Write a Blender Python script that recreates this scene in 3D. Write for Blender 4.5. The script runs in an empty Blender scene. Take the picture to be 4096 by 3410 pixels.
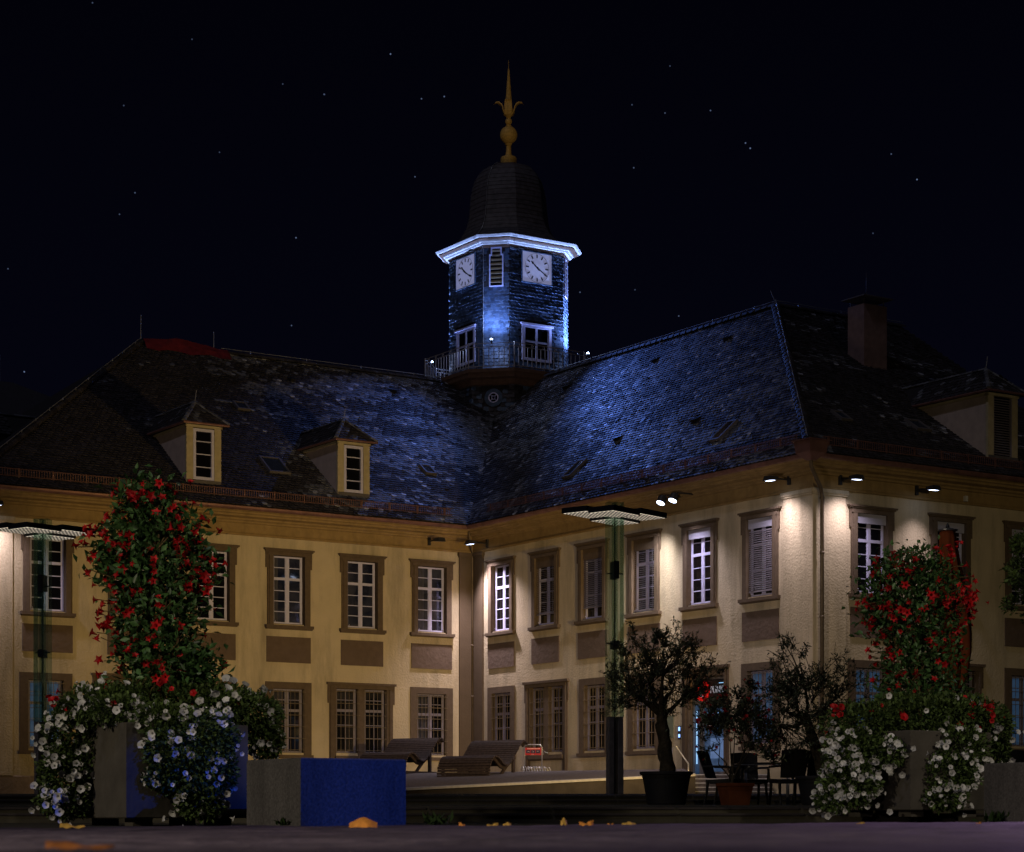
import bpy, math, random
import numpy as np
random.seed(7); rng = np.random.default_rng(11)
scene = bpy.context.scene
COL = scene.collection
PI = math.pi
# ---------------------------------------------------------------- camera model
FPX, CX, HV, ZC = 8500.0, 2048.0, 3261.0, 0.05     # focal length and horizon in photo pixels, lens height in metres
TH = math.radians(33.2)
ux, uy = math.cos(TH), math.sin(TH)
UA = np.array([ux, uy]); UB = np.array([-uy, ux])   # the two directions of the building in plan
def W(u, v, Y): return np.array([(u-CX)/FPX*Y, Y, ZC+(HV-v)/FPX*Y])

# ---------------------------------------------------------------- object helpers
ORG = {}
def tag(o, label=None, cat=None, group=None, kind=None):
    if label: o['label'] = label
    if cat: o['category'] = cat
    if group: o['group'] = group
    if kind: o['kind'] = kind
    return o
def thing(name, label, cat, loc=(0,0,0), rz=0, group=None):
    o = bpy.data.objects.new(name, None); COL.objects.link(o)
    o.empty_display_size = .2
    o.location = loc; o.rotation_euler = (0,0,rz); ORG[o.name] = np.array(loc, float)
    return tag(o, label, cat, group)
class MB:
    def __init__(s): s.v=[]; s.f=[]; s.m=[]
    def add(s, vs, fs, mi=0):
        b=len(s.v); s.v += [tuple(map(float,p)) for p in vs]
        s.f += [tuple(b+i for i in f) for f in fs]; s.m += [mi]*len(fs)
    def hexa(s, p, mi=0):   # 8 points: bottom ring 0-3, top ring 4-7
        s.add(p, [(3,2,1,0),(4,5,6,7),(0,1,5,4),(1,2,6,5),(2,3,7,6),(3,0,4,7)], mi)
    def box(s, x0,x1,y0,y1,z0,z1, mi=0):
        s.hexa([(x0,y0,z0),(x1,y0,z0),(x1,y1,z0),(x0,y1,z0),(x0,y0,z1),(x1,y0,z1),(x1,y1,z1),(x0,y1,z1)], mi)
    def fbox(s, fr, t0,t1,n0,n1,z0,z1, mi=0):
        P=fr.P
        s.hexa([P(t0,n1,z0),P(t1,n1,z0),P(t1,n0,z0),P(t0,n0,z0),P(t0,n1,z1),P(t1,n1,z1),P(t1,n0,z1),P(t0,n0,z1)], mi)
    def quad(s, a,b,c,d, mi=0): s.add([a,b,c,d],[(0,1,2,3)],mi)
    def tube(s, pts, r, seg=6, mi=0, cap=True):
        pts=[np.array(p,float) for p in pts]; n=len(pts)
        rs = r if hasattr(r,'__len__') else [r]*n
        rings=[]; 
        for i,p in enumerate(pts):
            d=(pts[min(i+1,n-1)]-pts[max(i-1,0)]); d/= (np.linalg.norm(d)+1e-9)
            a=np.cross(d,[0,0,1.]) if abs(d[2])<.9 else np.cross(d,[1.,0,0]); a/=np.linalg.norm(a); b=np.cross(d,a)
            rings.append([p+rs[i]*(math.cos(2*PI*k/seg)*a+math.sin(2*PI*k/seg)*b) for k in range(seg)])
        vs=[q for R in rings for q in R]; fs=[]
        for i in range(n-1):
            for k in range(seg):
                k2=(k+1)%seg; fs.append((i*seg+k,i*seg+k2,(i+1)*seg+k2,(i+1)*seg+k))
        if cap: fs += [tuple(range(seg))[::-1], tuple((n-1)*seg+k for k in range(seg))]
        s.add(vs,fs,mi)
    def lathe(s, c, prof, seg=16, ph=0, mi=0, cap=True):
        vs=[(c[0]+r*math.cos(ph+2*PI*k/seg), c[1]+r*math.sin(ph+2*PI*k/seg), c[2]+z) for r,z in prof for k in range(seg)]
        fs=[(i*seg+k,i*seg+(k+1)%seg,(i+1)*seg+(k+1)%seg,(i+1)*seg+k) for i in range(len(prof)-1) for k in range(seg)]
        if cap: fs += [tuple(range(seg))[::-1], tuple((len(prof)-1)*seg+k for k in range(seg))]
        s.add(vs,fs,mi)
    def prism(s, ring, z0, z1, mi=0):   # ring of plan points, counter-clockwise
        n=len(ring); s.add([(p[0],p[1],z0) for p in ring]+[(p[0],p[1],z1) for p in ring],
            [tuple(range(n))[::-1], tuple(range(n,2*n))]+[(i,(i+1)%n,n+(i+1)%n,n+i) for i in range(n)], mi)
def part(name, mb, mats, parent=None, smooth=False, world=True, label=None):
    """one mesh object; with a parent it is a part, its points given in world (or, world=False, in local) coordinates"""
    if not isinstance(mats,(list,tuple)): mats=[mats]
    me=bpy.data.meshes.new(name)
    org = ORG.get(parent.name, np.zeros(3)) if (parent is not None and world) else np.zeros(3)
    if isinstance(mb, MB):
        me.from_pydata([(p[0]-org[0],p[1]-org[1],p[2]-org[2]) for p in mb.v], [], mb.f); mi=mb.m
    else:
        mi=np_mesh(me, mb, org)
    for m in mats: me.materials.append(m)
    if mi is not None and len(mats)>1: me.polygons.foreach_set('material_index', list(mi))
    if smooth: me.polygons.foreach_set('use_smooth', [True]*len(me.polygons))
    me.update()
    o=bpy.data.objects.new(name, me); COL.objects.link(o)
    if parent is not None: o.parent=parent; ORG[o.name]=ORG.get(parent.name,np.zeros(3))
    else: ORG[o.name]=np.zeros(3)
    if label: o['label']=label
    return o
def np_mesh(me, groups, org):
    """groups: list of (verts Nx3, faces Mxk, material index)"""
    V=[];L=[];S=[];T=[];MI=[];b=0;ls=0
    for v,f,mi in groups:
        v=np.asarray(v,float)-org; f=np.asarray(f,int)
        if len(f)==0: continue
        V.append(v); L.append((f+b).ravel()); k=f.shape[1]
        S.append(ls+np.arange(len(f))*k); T.append(np.full(len(f),k)); ls+=len(f)*k; b+=len(v)
        MI.append(np.broadcast_to(np.asarray(mi),(len(f),)))
    V=np.concatenate(V);L=np.concatenate(L);S=np.concatenate(S);T=np.concatenate(T)
    me.vertices.add(len(V)); me.vertices.foreach_set('co',V.astype(np.float32).ravel())
    me.loops.add(len(L)); me.loops.foreach_set('vertex_index',L.astype(np.int32))
    me.polygons.add(len(S)); me.polygons.foreach_set('loop_start',S.astype(np.int32))
    try: me.polygons.foreach_set('loop_total',T.astype(np.int32))
    except Exception: pass
    me.update(calc_edges=True)
    return np.concatenate(MI).tolist()
def inst(tv, pos, R, sc):
    """template verts tv (k,3) placed at pos (N,3) with rotations R (N,3,3) and scales sc (N,) -> (N*k,3)"""
    tv=np.asarray(tv,float); out=np.einsum('nij,kj->nki',R,tv)*np.asarray(sc)[:,None,None]+pos[:,None,:]
    return out.reshape(-1,3)
def inst_faces(tf, k, N): tf=np.asarray(tf,int); return (tf[None]+ (np.arange(N)*k)[:,None,None]).reshape(-1,tf.shape[1])
def frames(z, spin=None):
    """rotation matrices with third axis z (N,3)"""
    z=z/np.linalg.norm(z,axis=1,keepdims=True); h=np.where(np.abs(z[:,2:3])<.95,[[0,0,1.]],[[1.,0,0]])
    x=np.cross(h,z); x/=np.linalg.norm(x,axis=1,keepdims=True); y=np.cross(z,x)
    if spin is not None:
        c,s_=np.cos(spin)[:,None],np.sin(spin)[:,None]; x,y=c*x+s_*y,-s_*x+c*y
    return np.stack([x,y,z],axis=2)
def copy_tree(o, loc, rz, label=None):
    def cp(q, par):
        c=q.copy(); COL.objects.link(c)
        if par is not None: c.parent=par
        for ch in [x for x in q.children]: cp(ch,c)
        return c
    r=cp(o,None); r.location=loc; r.rotation_euler=(0,0,rz)
    if label: r['label']=label
    return r
def structure(name, mb, m, kind='structure', smooth=False):
    o=part(name,mb,m,smooth=smooth); o['kind']=kind; return o

# ---------------------------------------------------------------- materials
def mat(name, c, rough=.8, spec=.3, metal=0, ns=6, nv=.15, bump=0, bs=30, bd=.01, em=None, es=0, trans=0, isl=0, dirt=0, detail=6, coat=0, sub=False, ior=1.45):
    m=bpy.data.materials.new(name); m.use_nodes=True; nt=m.node_tree; N=nt.nodes; L=nt.links
    b=N['Principled BSDF']; b.inputs['Roughness'].default_value=rough; b.inputs['Specular IOR Level'].default_value=spec
    b.inputs['Metallic'].default_value=metal; b.inputs['IOR'].default_value=ior
    if trans: b.inputs['Transmission Weight'].default_value=trans
    if coat: b.inputs['Coat Weight'].default_value=coat; b.inputs['Coat Roughness'].default_value=.1
    tc=N.new('ShaderNodeTexCoord'); 
    n=N.new('ShaderNodeTexNoise'); n.inputs['Scale'].default_value=ns; n.inputs['Detail'].default_value=detail; L.new(tc.outputs['Object'],n.inputs['Vector'])
    r=N.new('ShaderNodeMapRange'); r.inputs['From Min'].default_value=.3; r.inputs['From Max'].default_value=.7
    r.inputs['To Min'].default_value=1-nv; r.inputs['To Max'].default_value=1+nv; L.new(n.outputs['Fac'],r.inputs['Value'])
    mx=N.new('ShaderNodeVectorMath'); mx.operation='SCALE'; mx.inputs[0].default_value=c; L.new(r.outputs[0],mx.inputs['Scale'])
    last=mx.outputs[0]
    if isl:   # every tile, slate or leaf has its own shade
        gn=N.new('ShaderNodeNewGeometry'); ri=N.new('ShaderNodeMapRange'); ri.inputs['To Min'].default_value=1-isl; ri.inputs['To Max'].default_value=1+isl; L.new(gn.outputs['Random Per Island'],ri.inputs['Value'])
        mi_=N.new('ShaderNodeVectorMath'); mi_.operation='SCALE'; L.new(last,mi_.inputs[0]); L.new(ri.outputs[0],mi_.inputs['Scale']); last=mi_.outputs[0]
    if dirt:
        n2=N.new('ShaderNodeTexNoise'); n2.inputs['Scale'].default_value=.7; n2.inputs['Detail'].default_value=8; n2.inputs['Roughness'].default_value=.7
        mp=N.new('ShaderNodeMapping'); mp.inputs['Scale'].default_value=(1.8,1.8,.28); L.new(tc.outputs['Object'],mp.inputs['Vector']); L.new(mp.outputs[0],n2.inputs['Vector'])
        r2=N.new('ShaderNodeMapRange'); r2.inputs['From Min'].default_value=.45; r2.inputs['From Max'].default_value=.7; r2.inputs['To Min'].default_value=1; r2.inputs['To Max'].default_value=1-dirt
        L.new(n2.outputs['Fac'],r2.inputs['Value']); m2=N.new('ShaderNodeVectorMath'); m2.operation='SCALE'; L.new(last,m2.inputs[0]); L.new(r2.outputs[0],m2.inputs['Scale']); last=m2.outputs[0]
    L.new(last,b.inputs['Base Color'])
    if bump:
        n3=N.new('ShaderNodeTexNoise'); n3.inputs['Scale'].default_value=bs; n3.inputs['Detail'].default_value=5; L.new(tc.outputs['Object'],n3.inputs['Vector'])
        bp=N.new('ShaderNodeBump'); bp.inputs['Strength'].default_value=bump; bp.inputs['Distance'].default_value=bd; L.new(n3.outputs['Fac'],bp.inputs['Height']); L.new(bp.outputs[0],b.inputs['Normal'])
    if em is not None: b.inputs['Emission Color'].default_value=(*em,1); b.inputs['Emission Strength'].default_value=es
    return m
M={}
M['wall']=mat('stucco_cream',(.60,.51,.36),.9,.2,ns=1.1,nv=.09,bump=1,bs=17,bd=.017,dirt=.40)
M['trim']=mat('stone_brown',(.135,.10,.072),.85,.2,ns=8,nv=.12,bump=.5,bs=20,bd=.01,dirt=.15)
M['panel']=mat('panel_render',(.145,.105,.082),.9,.2,ns=4,nv=.10,bump=.8,bs=9,bd=.02)
M['cornice']=mat('cornice_ochre',(.34,.235,.105),.8,.25,ns=5,nv=.12,bump=.5,bs=10,bd=.02,dirt=.25)
M['plinth']=mat('plinth_stone',(.26,.20,.15),.9,.2,ns=5,nv=.15,bump=.7,bs=12,bd=.02)
M['white']=mat('window_white',(.60,.60,.88),.5,.4,ns=10,nv=.05)
M['white2']=mat('window_aged',(.28,.26,.36),.55,.4,ns=10,nv=.08)
M['glass']=mat('pane_dark',(.006,.006,.008),.04,.7,ns=2,nv=.1)
M['paneglow']=mat('pane_faint_glow',(.02,.02,.025),.04,.7,ns=1.7,nv=1.6,em=(.05,.07,.12),es=.03)  # faint emission painted on the pane in place of a room
M['curtain']=mat('curtain_cloth',(.07,.07,.09),.9,.1,ns=3,nv=.3)
M['grille']=mat('iron_tan',(.17,.13,.085),.6,.4,ns=20,nv=.2)
M['blind']=mat('blind_slat',(.22,.20,.24),.5,.4,ns=10,nv=.05)
M['pelmet']=mat('blind_box',(.42,.42,.55),.6,.4,ns=10,nv=.05)
M['copper']=mat('gutter_copper',(.24,.125,.115),.5,.5,metal=.35,ns=4,nv=.2,dirt=.3)
M['pipe']=mat('pipe_metal',(.17,.13,.09),.5,.5,metal=.3,ns=4,nv=.2)
M['tileA']=mat('tile_old',(.042,.039,.047),.7,.3,isl=.45,ns=9,nv=.35,bump=.4,bs=40,bd=.005)
M['tileB']=mat('tile_lit_tone',(.125,.13,.155),.6,.4,isl=.55,ns=9,nv=.3,bump=.4,bs=40,bd=.005)  # lighter colour paints the lit patches into the roof tiles
M['tileC']=mat('tile_glint_tone',(.42,.44,.52),.5,.5,isl=.3,ns=9,nv=.3,bump=.4,bs=40,bd=.005)  # pale colour paints glints on single tiles
M['roofbase']=mat('roof_underlay',(.03,.028,.032),.8,.2)
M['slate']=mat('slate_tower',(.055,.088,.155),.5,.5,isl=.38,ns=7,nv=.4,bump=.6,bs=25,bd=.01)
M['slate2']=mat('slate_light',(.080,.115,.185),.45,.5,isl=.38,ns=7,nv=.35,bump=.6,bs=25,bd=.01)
M['dome']=mat('dome_slate',(.10,.092,.105),.6,.4,ns=6,nv=.35,bump=.5,bs=20,bd=.01)
M['gold']=mat('finial_gilt',(.66,.42,.11),.6,.4,metal=.1,ns=15,nv=.25,bump=.4,bs=40,bd=.01)
M['tcorn']=mat('tower_cornice',(.72,.72,.72),.6,.3,ns=8,nv=.15,dirt=.25)
M['brownwood']=mat('balcony_brown',(.14,.085,.06),.8,.2,ns=6,nv=.2)
M['iron']=mat('railing_iron',(.40,.36,.34),.4,.6,metal=.3)
M['wire']=mat('wire_metal',(.45,.47,.52),.4,.6,metal=.6)
M['clock']=mat('clock_dial',(.55,.55,.62),.5,.3,ns=3,nv=.05,em=(.42,.46,.85),es=.34)
M['black']=mat('black_paint',(.01,.01,.01),.5,.4)
M['bulb']=mat('lamp_glow',(.9,.9,1),.5,.3,em=(.62,.72,1),es=9)
M['bulb2']=mat('led_glow',(.9,.9,1),.5,.3,em=(.45,.62,1),es=28)
M['metal']=mat('metal_grey',(.25,.25,.26),.4,.5,metal=.6)
M['sleeve']=mat('post_sleeve_steel',(.24,.21,.19),.6,.4,ns=6,nv=.3,dirt=.3)
M['dark']=mat('dark_metal',(.03,.03,.035),.5,.4)
M['red']=mat('red_sheet',(.13,.012,.022),.7,.3,ns=5,nv=.3,bump=.6,bs=5,bd=.03)
M['chim']=mat('chimney_render',(.24,.165,.17),.9,.2,ns=5,nv=.15)
M['lead']=mat('lead_sheet',(.12,.11,.12),.6,.4,ns=5,nv=.15)
M['dwall']=mat('dormer_render',(.46,.38,.35),.9,.2,ns=4,nv=.1,bump=.5,bs=10,bd=.01)
M['dtrim']=mat('dormer_ochre',(.46,.40,.27),.8,.2,ns=6,nv=.12)
M['sky']=mat('skylight_glass',(.03,.04,.06),.08,.8)
M['concrete']=mat('concrete_planter',(.105,.095,.082),.9,.25,ns=3,nv=.25,bump=.5,bs=18,bd=.01,dirt=.35)
M['granite']=mat('granite_block',(.13,.122,.118),.85,.3,ns=45,nv=.32,bump=.4,bs=45,bd=.008,dirt=.5)
M['pave']=mat('paving_near',(.105,.09,.10),.7,.3,ns=5,nv=.7,bump=1,bs=14,bd=.03,dirt=.6)
M['plaza']=mat('plaza_stone',(.075,.068,.05),.9,.15,ns=2,nv=.2,bump=.6,bs=10,bd=.02,dirt=.3)
M['terrace']=mat('terrace_sett',(.105,.09,.095),.8,.3,ns=14,nv=.35,bump=.8,bs=14,bd=.03)
M['coping']=mat('coping_stone',(.42,.41,.43),.7,.3,ns=9,nv=.15)
M['retain']=mat('retaining_render',(.05,.043,.043),.9,.2,ns=4,nv=.15,bump=.4,bs=12,bd=.01,dirt=.2)
M['wood']=mat('weathered_wood',(.042,.030,.030),.75,.3,ns=12,nv=.4,bump=.6,bs=30,bd=.006)
M['leafm']=mat('leaf_glossy',(.055,.120,.036),.4,.5,isl=.6,ns=14,nv=.4)
M['leafp']=mat('leaf_petunia',(.072,.115,.030),.6,.3,isl=.6,ns=10,nv=.4)
M['leafo']=mat('leaf_olive',(.085,.105,.060),.55,.4,isl=.6,ns=10,nv=.3)
M['redfl']=mat('petal_red',(.46,.008,.012),.5,.35,isl=.35,ns=12,nv=.35)
M['whfl']=mat('petal_white',(.60,.60,.60),.6,.3,isl=.28,ns=25,nv=.18)
M['pinkfl']=mat('petal_pink',(.62,.20,.42),.6,.3,ns=25,nv=.18)
M['stem']=mat('stem_brown',(.16,.11,.05),.7,.3,ns=12,nv=.3)
M['bark']=mat('bark_grey',(.055,.045,.030),.9,.2,ns=12,nv=.5,bump=1,bs=20,bd=.03)
M['pot']=mat('pot_black',(.016,.016,.020),.6,.4,ns=5,nv=.2)
M['terra']=mat('pot_terracotta',(.17,.05,.018),.8,.2,ns=5,nv=.2,dirt=.2)
M['soil']=mat('soil',(.03,.02,.014),.95,.1,bump=1,bs=20,bd=.03)
M['rattan']=mat('rattan_black',(.018,.017,.018),.5,.4,ns=60,nv=.5,bump=1,bs=80,bd=.01)
M['parasol']=mat('parasol_cloth',(.26,.062,.017),.85,.2,ns=4,nv=.2)
M['gl']=bpy.data.materials.new('mast_glass'); M['gl'].use_nodes=True
_n=M['gl'].node_tree; _n.nodes.clear(); _o=_n.nodes.new('ShaderNodeOutputMaterial'); _t=_n.nodes.new('ShaderNodeBsdfTransparent'); _t.inputs[0].default_value=(.83,.92,.87,1)
_g=_n.nodes.new('ShaderNodeBsdfGlossy'); _g.inputs['Color'].default_value=(.8,1,.9,1); _g.inputs['Roughness'].default_value=.08; _d=_n.nodes.new('ShaderNodeBsdfDiffuse'); _d.inputs[0].default_value=(.12,.30,.21,1)
_m=_n.nodes.new('ShaderNodeMixShader'); _m.inputs[0].default_value=.07; _m2=_n.nodes.new('ShaderNodeMixShader'); _m2.inputs[0].default_value=.13
_n.links.new(_t.outputs[0],_m.inputs[1]); _n.links.new(_g.outputs[0],_m.inputs[2]); _n.links.new(_m.outputs[0],_m2.inputs[1]); _n.links.new(_d.outputs[0],_m2.inputs[2]); _n.links.new(_m2.outputs[0],_o.inputs[0])
M['lgrid']=mat('louvre_grid',(.10,.09,.07),.4,.5,metal=.5)
M['lglow']=mat('canopy_lamp',(.9,.85,.7),.5,.3,em=(1,.86,.68),es=.95)
M['intercom']=mat('intercom_screen',(.2,.3,.8),.4,.3,em=(.25,.45,1),es=2.2)
M['tube']=mat('lit_tube',(.5,.7,1),.4,.3,em=(.30,.62,1),es=1.0)
M['inner']=mat('lit_room',(.10,.16,.3),.7,.2,ns=2.5,nv=.8,em=(.10,.24,.48),es=.11)
M['emblem']=mat('emblem_red',(.8,.02,.02),.5,.3,em=(1,.02,.015),es=.5)
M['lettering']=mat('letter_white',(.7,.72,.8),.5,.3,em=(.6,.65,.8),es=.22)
M['paper']=mat('paper_note',(.75,.55,.5),.8,.2,em=(.8,.5,.42),es=.12)  # weak glow stands in for the lit door behind the note
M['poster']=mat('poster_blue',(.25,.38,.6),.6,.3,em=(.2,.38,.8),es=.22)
M['pictob']=mat('picture_dark',(.02,.015,.05),.5,.3)
M['boardg']=mat('board_green',(.17,.20,.15),.6,.3)
M['yellow']=mat('leaf_autumn',(.85,.36,.06),.75,.2,ns=15,nv=.4,bump=.6,bs=25,bd=.01)
M['ylight']=mat('leaf_yellow',(.75,.48,.09),.75,.2,ns=15,nv=.3)
M['chrome']=mat('tube_chrome',(.6,.6,.65),.3,.6,metal=.8)
M['signred']=mat('sign_red',(.42,.012,.02),.5,.3)
M['bgwall']=mat('far_wall',(.55,.42,.34),.9,.2,ns=4,nv=.1)
M['brownleaf']=mat('leaf_brown',(.34,.13,.03),.8,.2,ns=15,nv=.4,bump=.6,bs=25,bd=.01)
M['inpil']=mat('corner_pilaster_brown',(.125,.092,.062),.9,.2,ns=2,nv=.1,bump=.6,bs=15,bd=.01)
M['wgrass']=mat('weed_green',(.03,.06,.015),.8,.2)

# ---------------------------------------------------------------- facade frames
class Fr:
    def __init__(s,o,d,n): s.o=np.array(o,float); s.d=np.array(d,float); s.n=np.array(n,float)
    def P(s,t,n,z):
        p=s.o+s.d*t+s.n*n; return (p[0],p[1],z)
    def T(s,u,off=0):
        k=(u-CX)/FPX; x0,y0=s.o+s.n*off; return (k*y0-x0)/(s.d[0]-k*s.d[1])
I=np.array([-1.3676,75.0]); O=I-UB*18.013
FA=Fr(I,UA,-UB); FB=Fr(I,-UB,-UA); FC=Fr(O,UA,-UB)
L0=I-UA*17.95; FL=Fr(L0,-UB,-UA)      # the left end wall runs back from L0 (t negative)
# ================================================================ TOWN HALL
hall=thing('town_hall','long two storey cream town hall with brown framed windows, tiled hipped roofs and ochre cornice','building',(I[0],I[1],.6))
ZR=10.15; SL={'A':.725,'B':.910,'C':.6657}; FRM={'A':FA,'B':FB,'C':FC}
# --- window openings (centre t, kind)
UPA=[-15.71,-12.9,-10.07,-7.29,-4.49,-1.72]; UPB=[1.84,4.56,7.30,10.08,12.88,15.72]; UPC=[2.2,5.34,8.42]
OPEN={'A':[],'B':[],'C':[]}
HW=.585
for w,l in (('A',UPA),('B',UPB),('C',UPC)):
    for t in l: OPEN[w].append((t-HW,t+HW,6.42,8.70))
GA=[-15.76,-10.05,-7.30,-1.72]; GB=[1.84,7.40,10.08,15.72]; GC=[2.15,8.45]
for w,l in (('A',GA),('B',GB),('C',GC)):
    for t in l: OPEN[w].append((t-HW,t+HW,2.13,4.27))
DA=[-12.92,-4.52]; DB=[4.62]; DC=[5.37]
for w,l in (('A',DA),('B',DB),('C',DC)):
    for t in l:
        OPEN[w].append((t-.98,t-.13,2.15,4.34)); OPEN[w].append((t+.13,t+.98,2.15,4.34))
DOOR=(12.38,14.06,1.23,4.22); OPEN['B'].append(DOOR)
def wall(fr,t0,t1,z0,z1,ops,depth=.2):
    mb=MB(); ts=sorted({t0,t1,*[o[0] for o in ops],*[o[1] for o in ops]}); zs=sorted({z0,z1,*[o[2] for o in ops],*[o[3] for o in ops]})
    for a,b in zip(ts,ts[1:]):
        for c,d in zip(zs,zs[1:]):
            tm,zm=(a+b)/2,(c+d)/2
            if any(o[0]<tm<o[1] and o[2]<zm<o[3] for o in ops): continue
            mb.quad(fr.P(a,0,c),fr.P(b,0,c),fr.P(b,0,d),fr.P(a,0,d))
    for a,b,c,d in ops:
        P=fr.P; k=-depth
        mb.quad(P(a,0,c),P(a,k,c),P(a,k,d),P(a,0,d),1); mb.quad(P(b,k,c),P(b,0,c),P(b,0,d),P(b,k,d),1)
        mb.quad(P(a,k,d),P(b,k,d),P(b,0,d),P(a,0,d),1); mb.quad(P(a,0,c),P(b,0,c),P(b,k,c),P(a,k,c),1)
        mb.quad(P(a,k,c),P(b,k,c),P(b,k,d),P(a,k,d),1)
    return mb
WM=[M['wall'],M['trim']]
part('wall',wall(FA,-17.95,0,.3,9.9,OPEN['A']),WM,hall)
part('wall',wall(FB,0,18.013,.3,9.9,OPEN['B']),WM,hall)
part('wall',wall(FC,0,13,.3,9.9,OPEN['C']),WM,hall)
mb=MB(); P=FL.P; mb.quad(P(-19,0,.3),P(0,0,.3),P(0,0,9.9),P(-19,0,9.9))
P=FA.P; mb.quad(P(25,-20.5,.3),P(-17.95,-19,.3),P(-17.95,-19,9.9),P(25,-20.5,9.9)); P=FC.P
mb.quad(P(13,0,.3),P(13,-22,.3),P(13,-22,9.9),P(13,0,9.9)); part('wall',mb,WM,hall)
# --- sweeps along the facades
def sweep(prof, path, mb, closed=False, mi=0):
    n=len(path); dirs=[(path[i+1]-path[i])/np.linalg.norm(path[i+1]-path[i]) for i in range(n-1)]
    nor=[np.array([d[1],-d[0]]) for d in dirs]; rings=[]
    for i,p in enumerate(path):
        if i==0: m=nor[0]
        elif i==n-1: m=nor[-1]
        else: m=(nor[i-1]+nor[i])/(1+nor[i-1]@nor[i])
        rings.append([(p[0]+m[0]*q[0],p[1]+m[1]*q[0],q[1]) for q in prof])
    k=len(prof); vs=[q for r in rings for q in r]; fs=[]
    for i in range(n-1):
        for j in range(k if closed else k-1):
            j2=(j+1)%k; fs.append((i*k+j,(i+1)*k+j,(i+1)*k+j2,i*k+j2))
    fs+= [tuple(range(k)),tuple((n-1)*k+j for j in range(k))[::-1]]
    mb.add(vs,fs,mi)
PATH=[L0+UB*12,L0,I,O,O+UA*13]
mb=MB()
sweep([(-.25,9.27),(.075,9.27),(.09,9.30),(.075,9.345),(.035,9.36),(.035,9.66),(.09,9.68),(.10,9.73),(.17,9.77),(.18,9.82),(.36,9.86),(.38,9.92),(.44,9.94),(.45,9.99),(.54,10.03),(.56,10.08),(-.3,10.10)],PATH,mb)
part('cornice',mb,M['cornice'],hall)
mb=MB(); g=[(.64+.10*math.cos(a),10.10+.10*math.sin(a)) for a in [PI-k*PI/8 for k in range(9,-1,-1)]]
g=[(.64+.10*math.cos(PI+k*PI/8),10.11+.10*math.sin(PI+k*PI/8)) for k in range(9)]+[(.74,10.13),(.71,10.11),(.64,10.05),(.57,10.11)]
sweep(g,PATH,mb,closed=True)
# gutter joints / brackets
for fr,a,b in ((FA,-17.6,-1),(FB,1,17.3),(FC,1,12.5)):
    t=a
    while t<b:
        pr=[(.64+.108*math.cos(PI+k*PI/6),10.11+.108*math.sin(PI+k*PI/6)) for k in range(7)]
        vs=[fr.P(t+dx,q[0],q[1]) for dx in (0,.025) for q in pr]; mb.add(vs,[(j,7+j,8+j,j+1) for j in range(6)]+[tuple(range(7)),tuple(range(13,6,-1))])
        t+=.88
part('gutter',mb,M['copper'],hall,smooth=False)
mb=MB(); sweep([(-.1,.3),(.055,.3),(.055,1.24),(.03,1.27),(-.1,1.27)],PATH[:3],mb); sweep([(-.1,.3),(.05,.3),(.05,1.17),(.03,1.2),(-.1,1.2)],[O,O+UA*13],mb)
part('plinth',mb,M['plinth'],hall)
mb=MB()
for fr,a,b in ((FA,-17.95,-16.86),(FA,-.6,-.06),(FB,.06,.70),(FB,16.79,18.06),(FC,-.05,1.17)):
    mb=MB(); z0=1.28 if fr is not FB else .4
    mb.fbox(fr,a,b,-.02,.062,z0,9.10); mb.fbox(fr,a-.03,b+.03,-.02,.10,9.10,9.155); mb.fbox(fr,a-.06,b+.06,-.02,.13,9.155,9.268)
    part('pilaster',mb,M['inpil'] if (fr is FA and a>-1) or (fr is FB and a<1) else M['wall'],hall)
# --- windows
def casement(fr,a,b,z0,z1,n,rows_up=2,rows_dn=4,cols=2,m=None,hsplit=.335):
    mb=MB(); w=.055; zt=z1-(z1-z0)*hsplit
    for x0,x1,c,d in ((a,a+w,z0,z1),(b-w,b,z0,z1),(a+w,b-w,z0,z0+w),(a+w,b-w,z1-w,z1)): mb.fbox(fr,x0,x1,n-.03,n+.018,c,d)
    mb.fbox(fr,a+w,b-w,n-.03,n+.026,zt-.045,zt+.045)
    if cols==2:
        mid=(a+b)/2; mb.fbox(fr,mid-.05,mid+.05,n-.03,n+.022,z0+w,zt-.045); mb.fbox(fr,mid-.05,mid+.05,n-.03,n+.022,zt+.045,z1-w); lights=[(a+w,mid-.05),(mid+.05,b-w)]
    else: lights=[(a+w,b-w)]
    for la,lb in lights:
        for c,d,rows in ((z0+w,zt-.045,rows_dn),(zt+.045,z1-w,rows_up)):
            s=.03
            mb.fbox(fr,la,la+s,n-.02,n+.010,c,d); mb.fbox(fr,lb-s,lb,n-.02,n+.010,c,d)
            for k in range(1,rows): z=c+(d-c)*k/rows; mb.fbox(fr,la+s,lb-s,n-.01,n+.006,z-.013,z+.013)
            if cols==1: x=(la+lb)/2; mb.fbox(fr,x-.012,x+.012,n-.01,n+.022,c,d)
    return mb
def pane(fr,a,b,z0,z1,n):
    mb=MB(); mb.fbox(fr,a+.04,b-.04,n-.012,n-.006,z0+.04,z1-.04); return mb
def blind_mb(fr,a,b,z0,z1,n,open_=.55):
    mb=MB(); pitch=.062; z=z1
    while z>z0:
        h=pitch*open_; mb.add([fr.P(a,n-.02,z),fr.P(b,n-.02,z),fr.P(b,n+.02,z-h),fr.P(a,n+.02,z-h)],[(0,3,2,1)]); z-=pitch
    mb.fbox(fr,a,b,n-.025,n+.025,z0-.03,z0); 
    for x in (a+.15,b-.15): mb.fbox(fr,x-.006,x+.006,n+.022,n+.027,z0,z1)
    return mb
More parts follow.
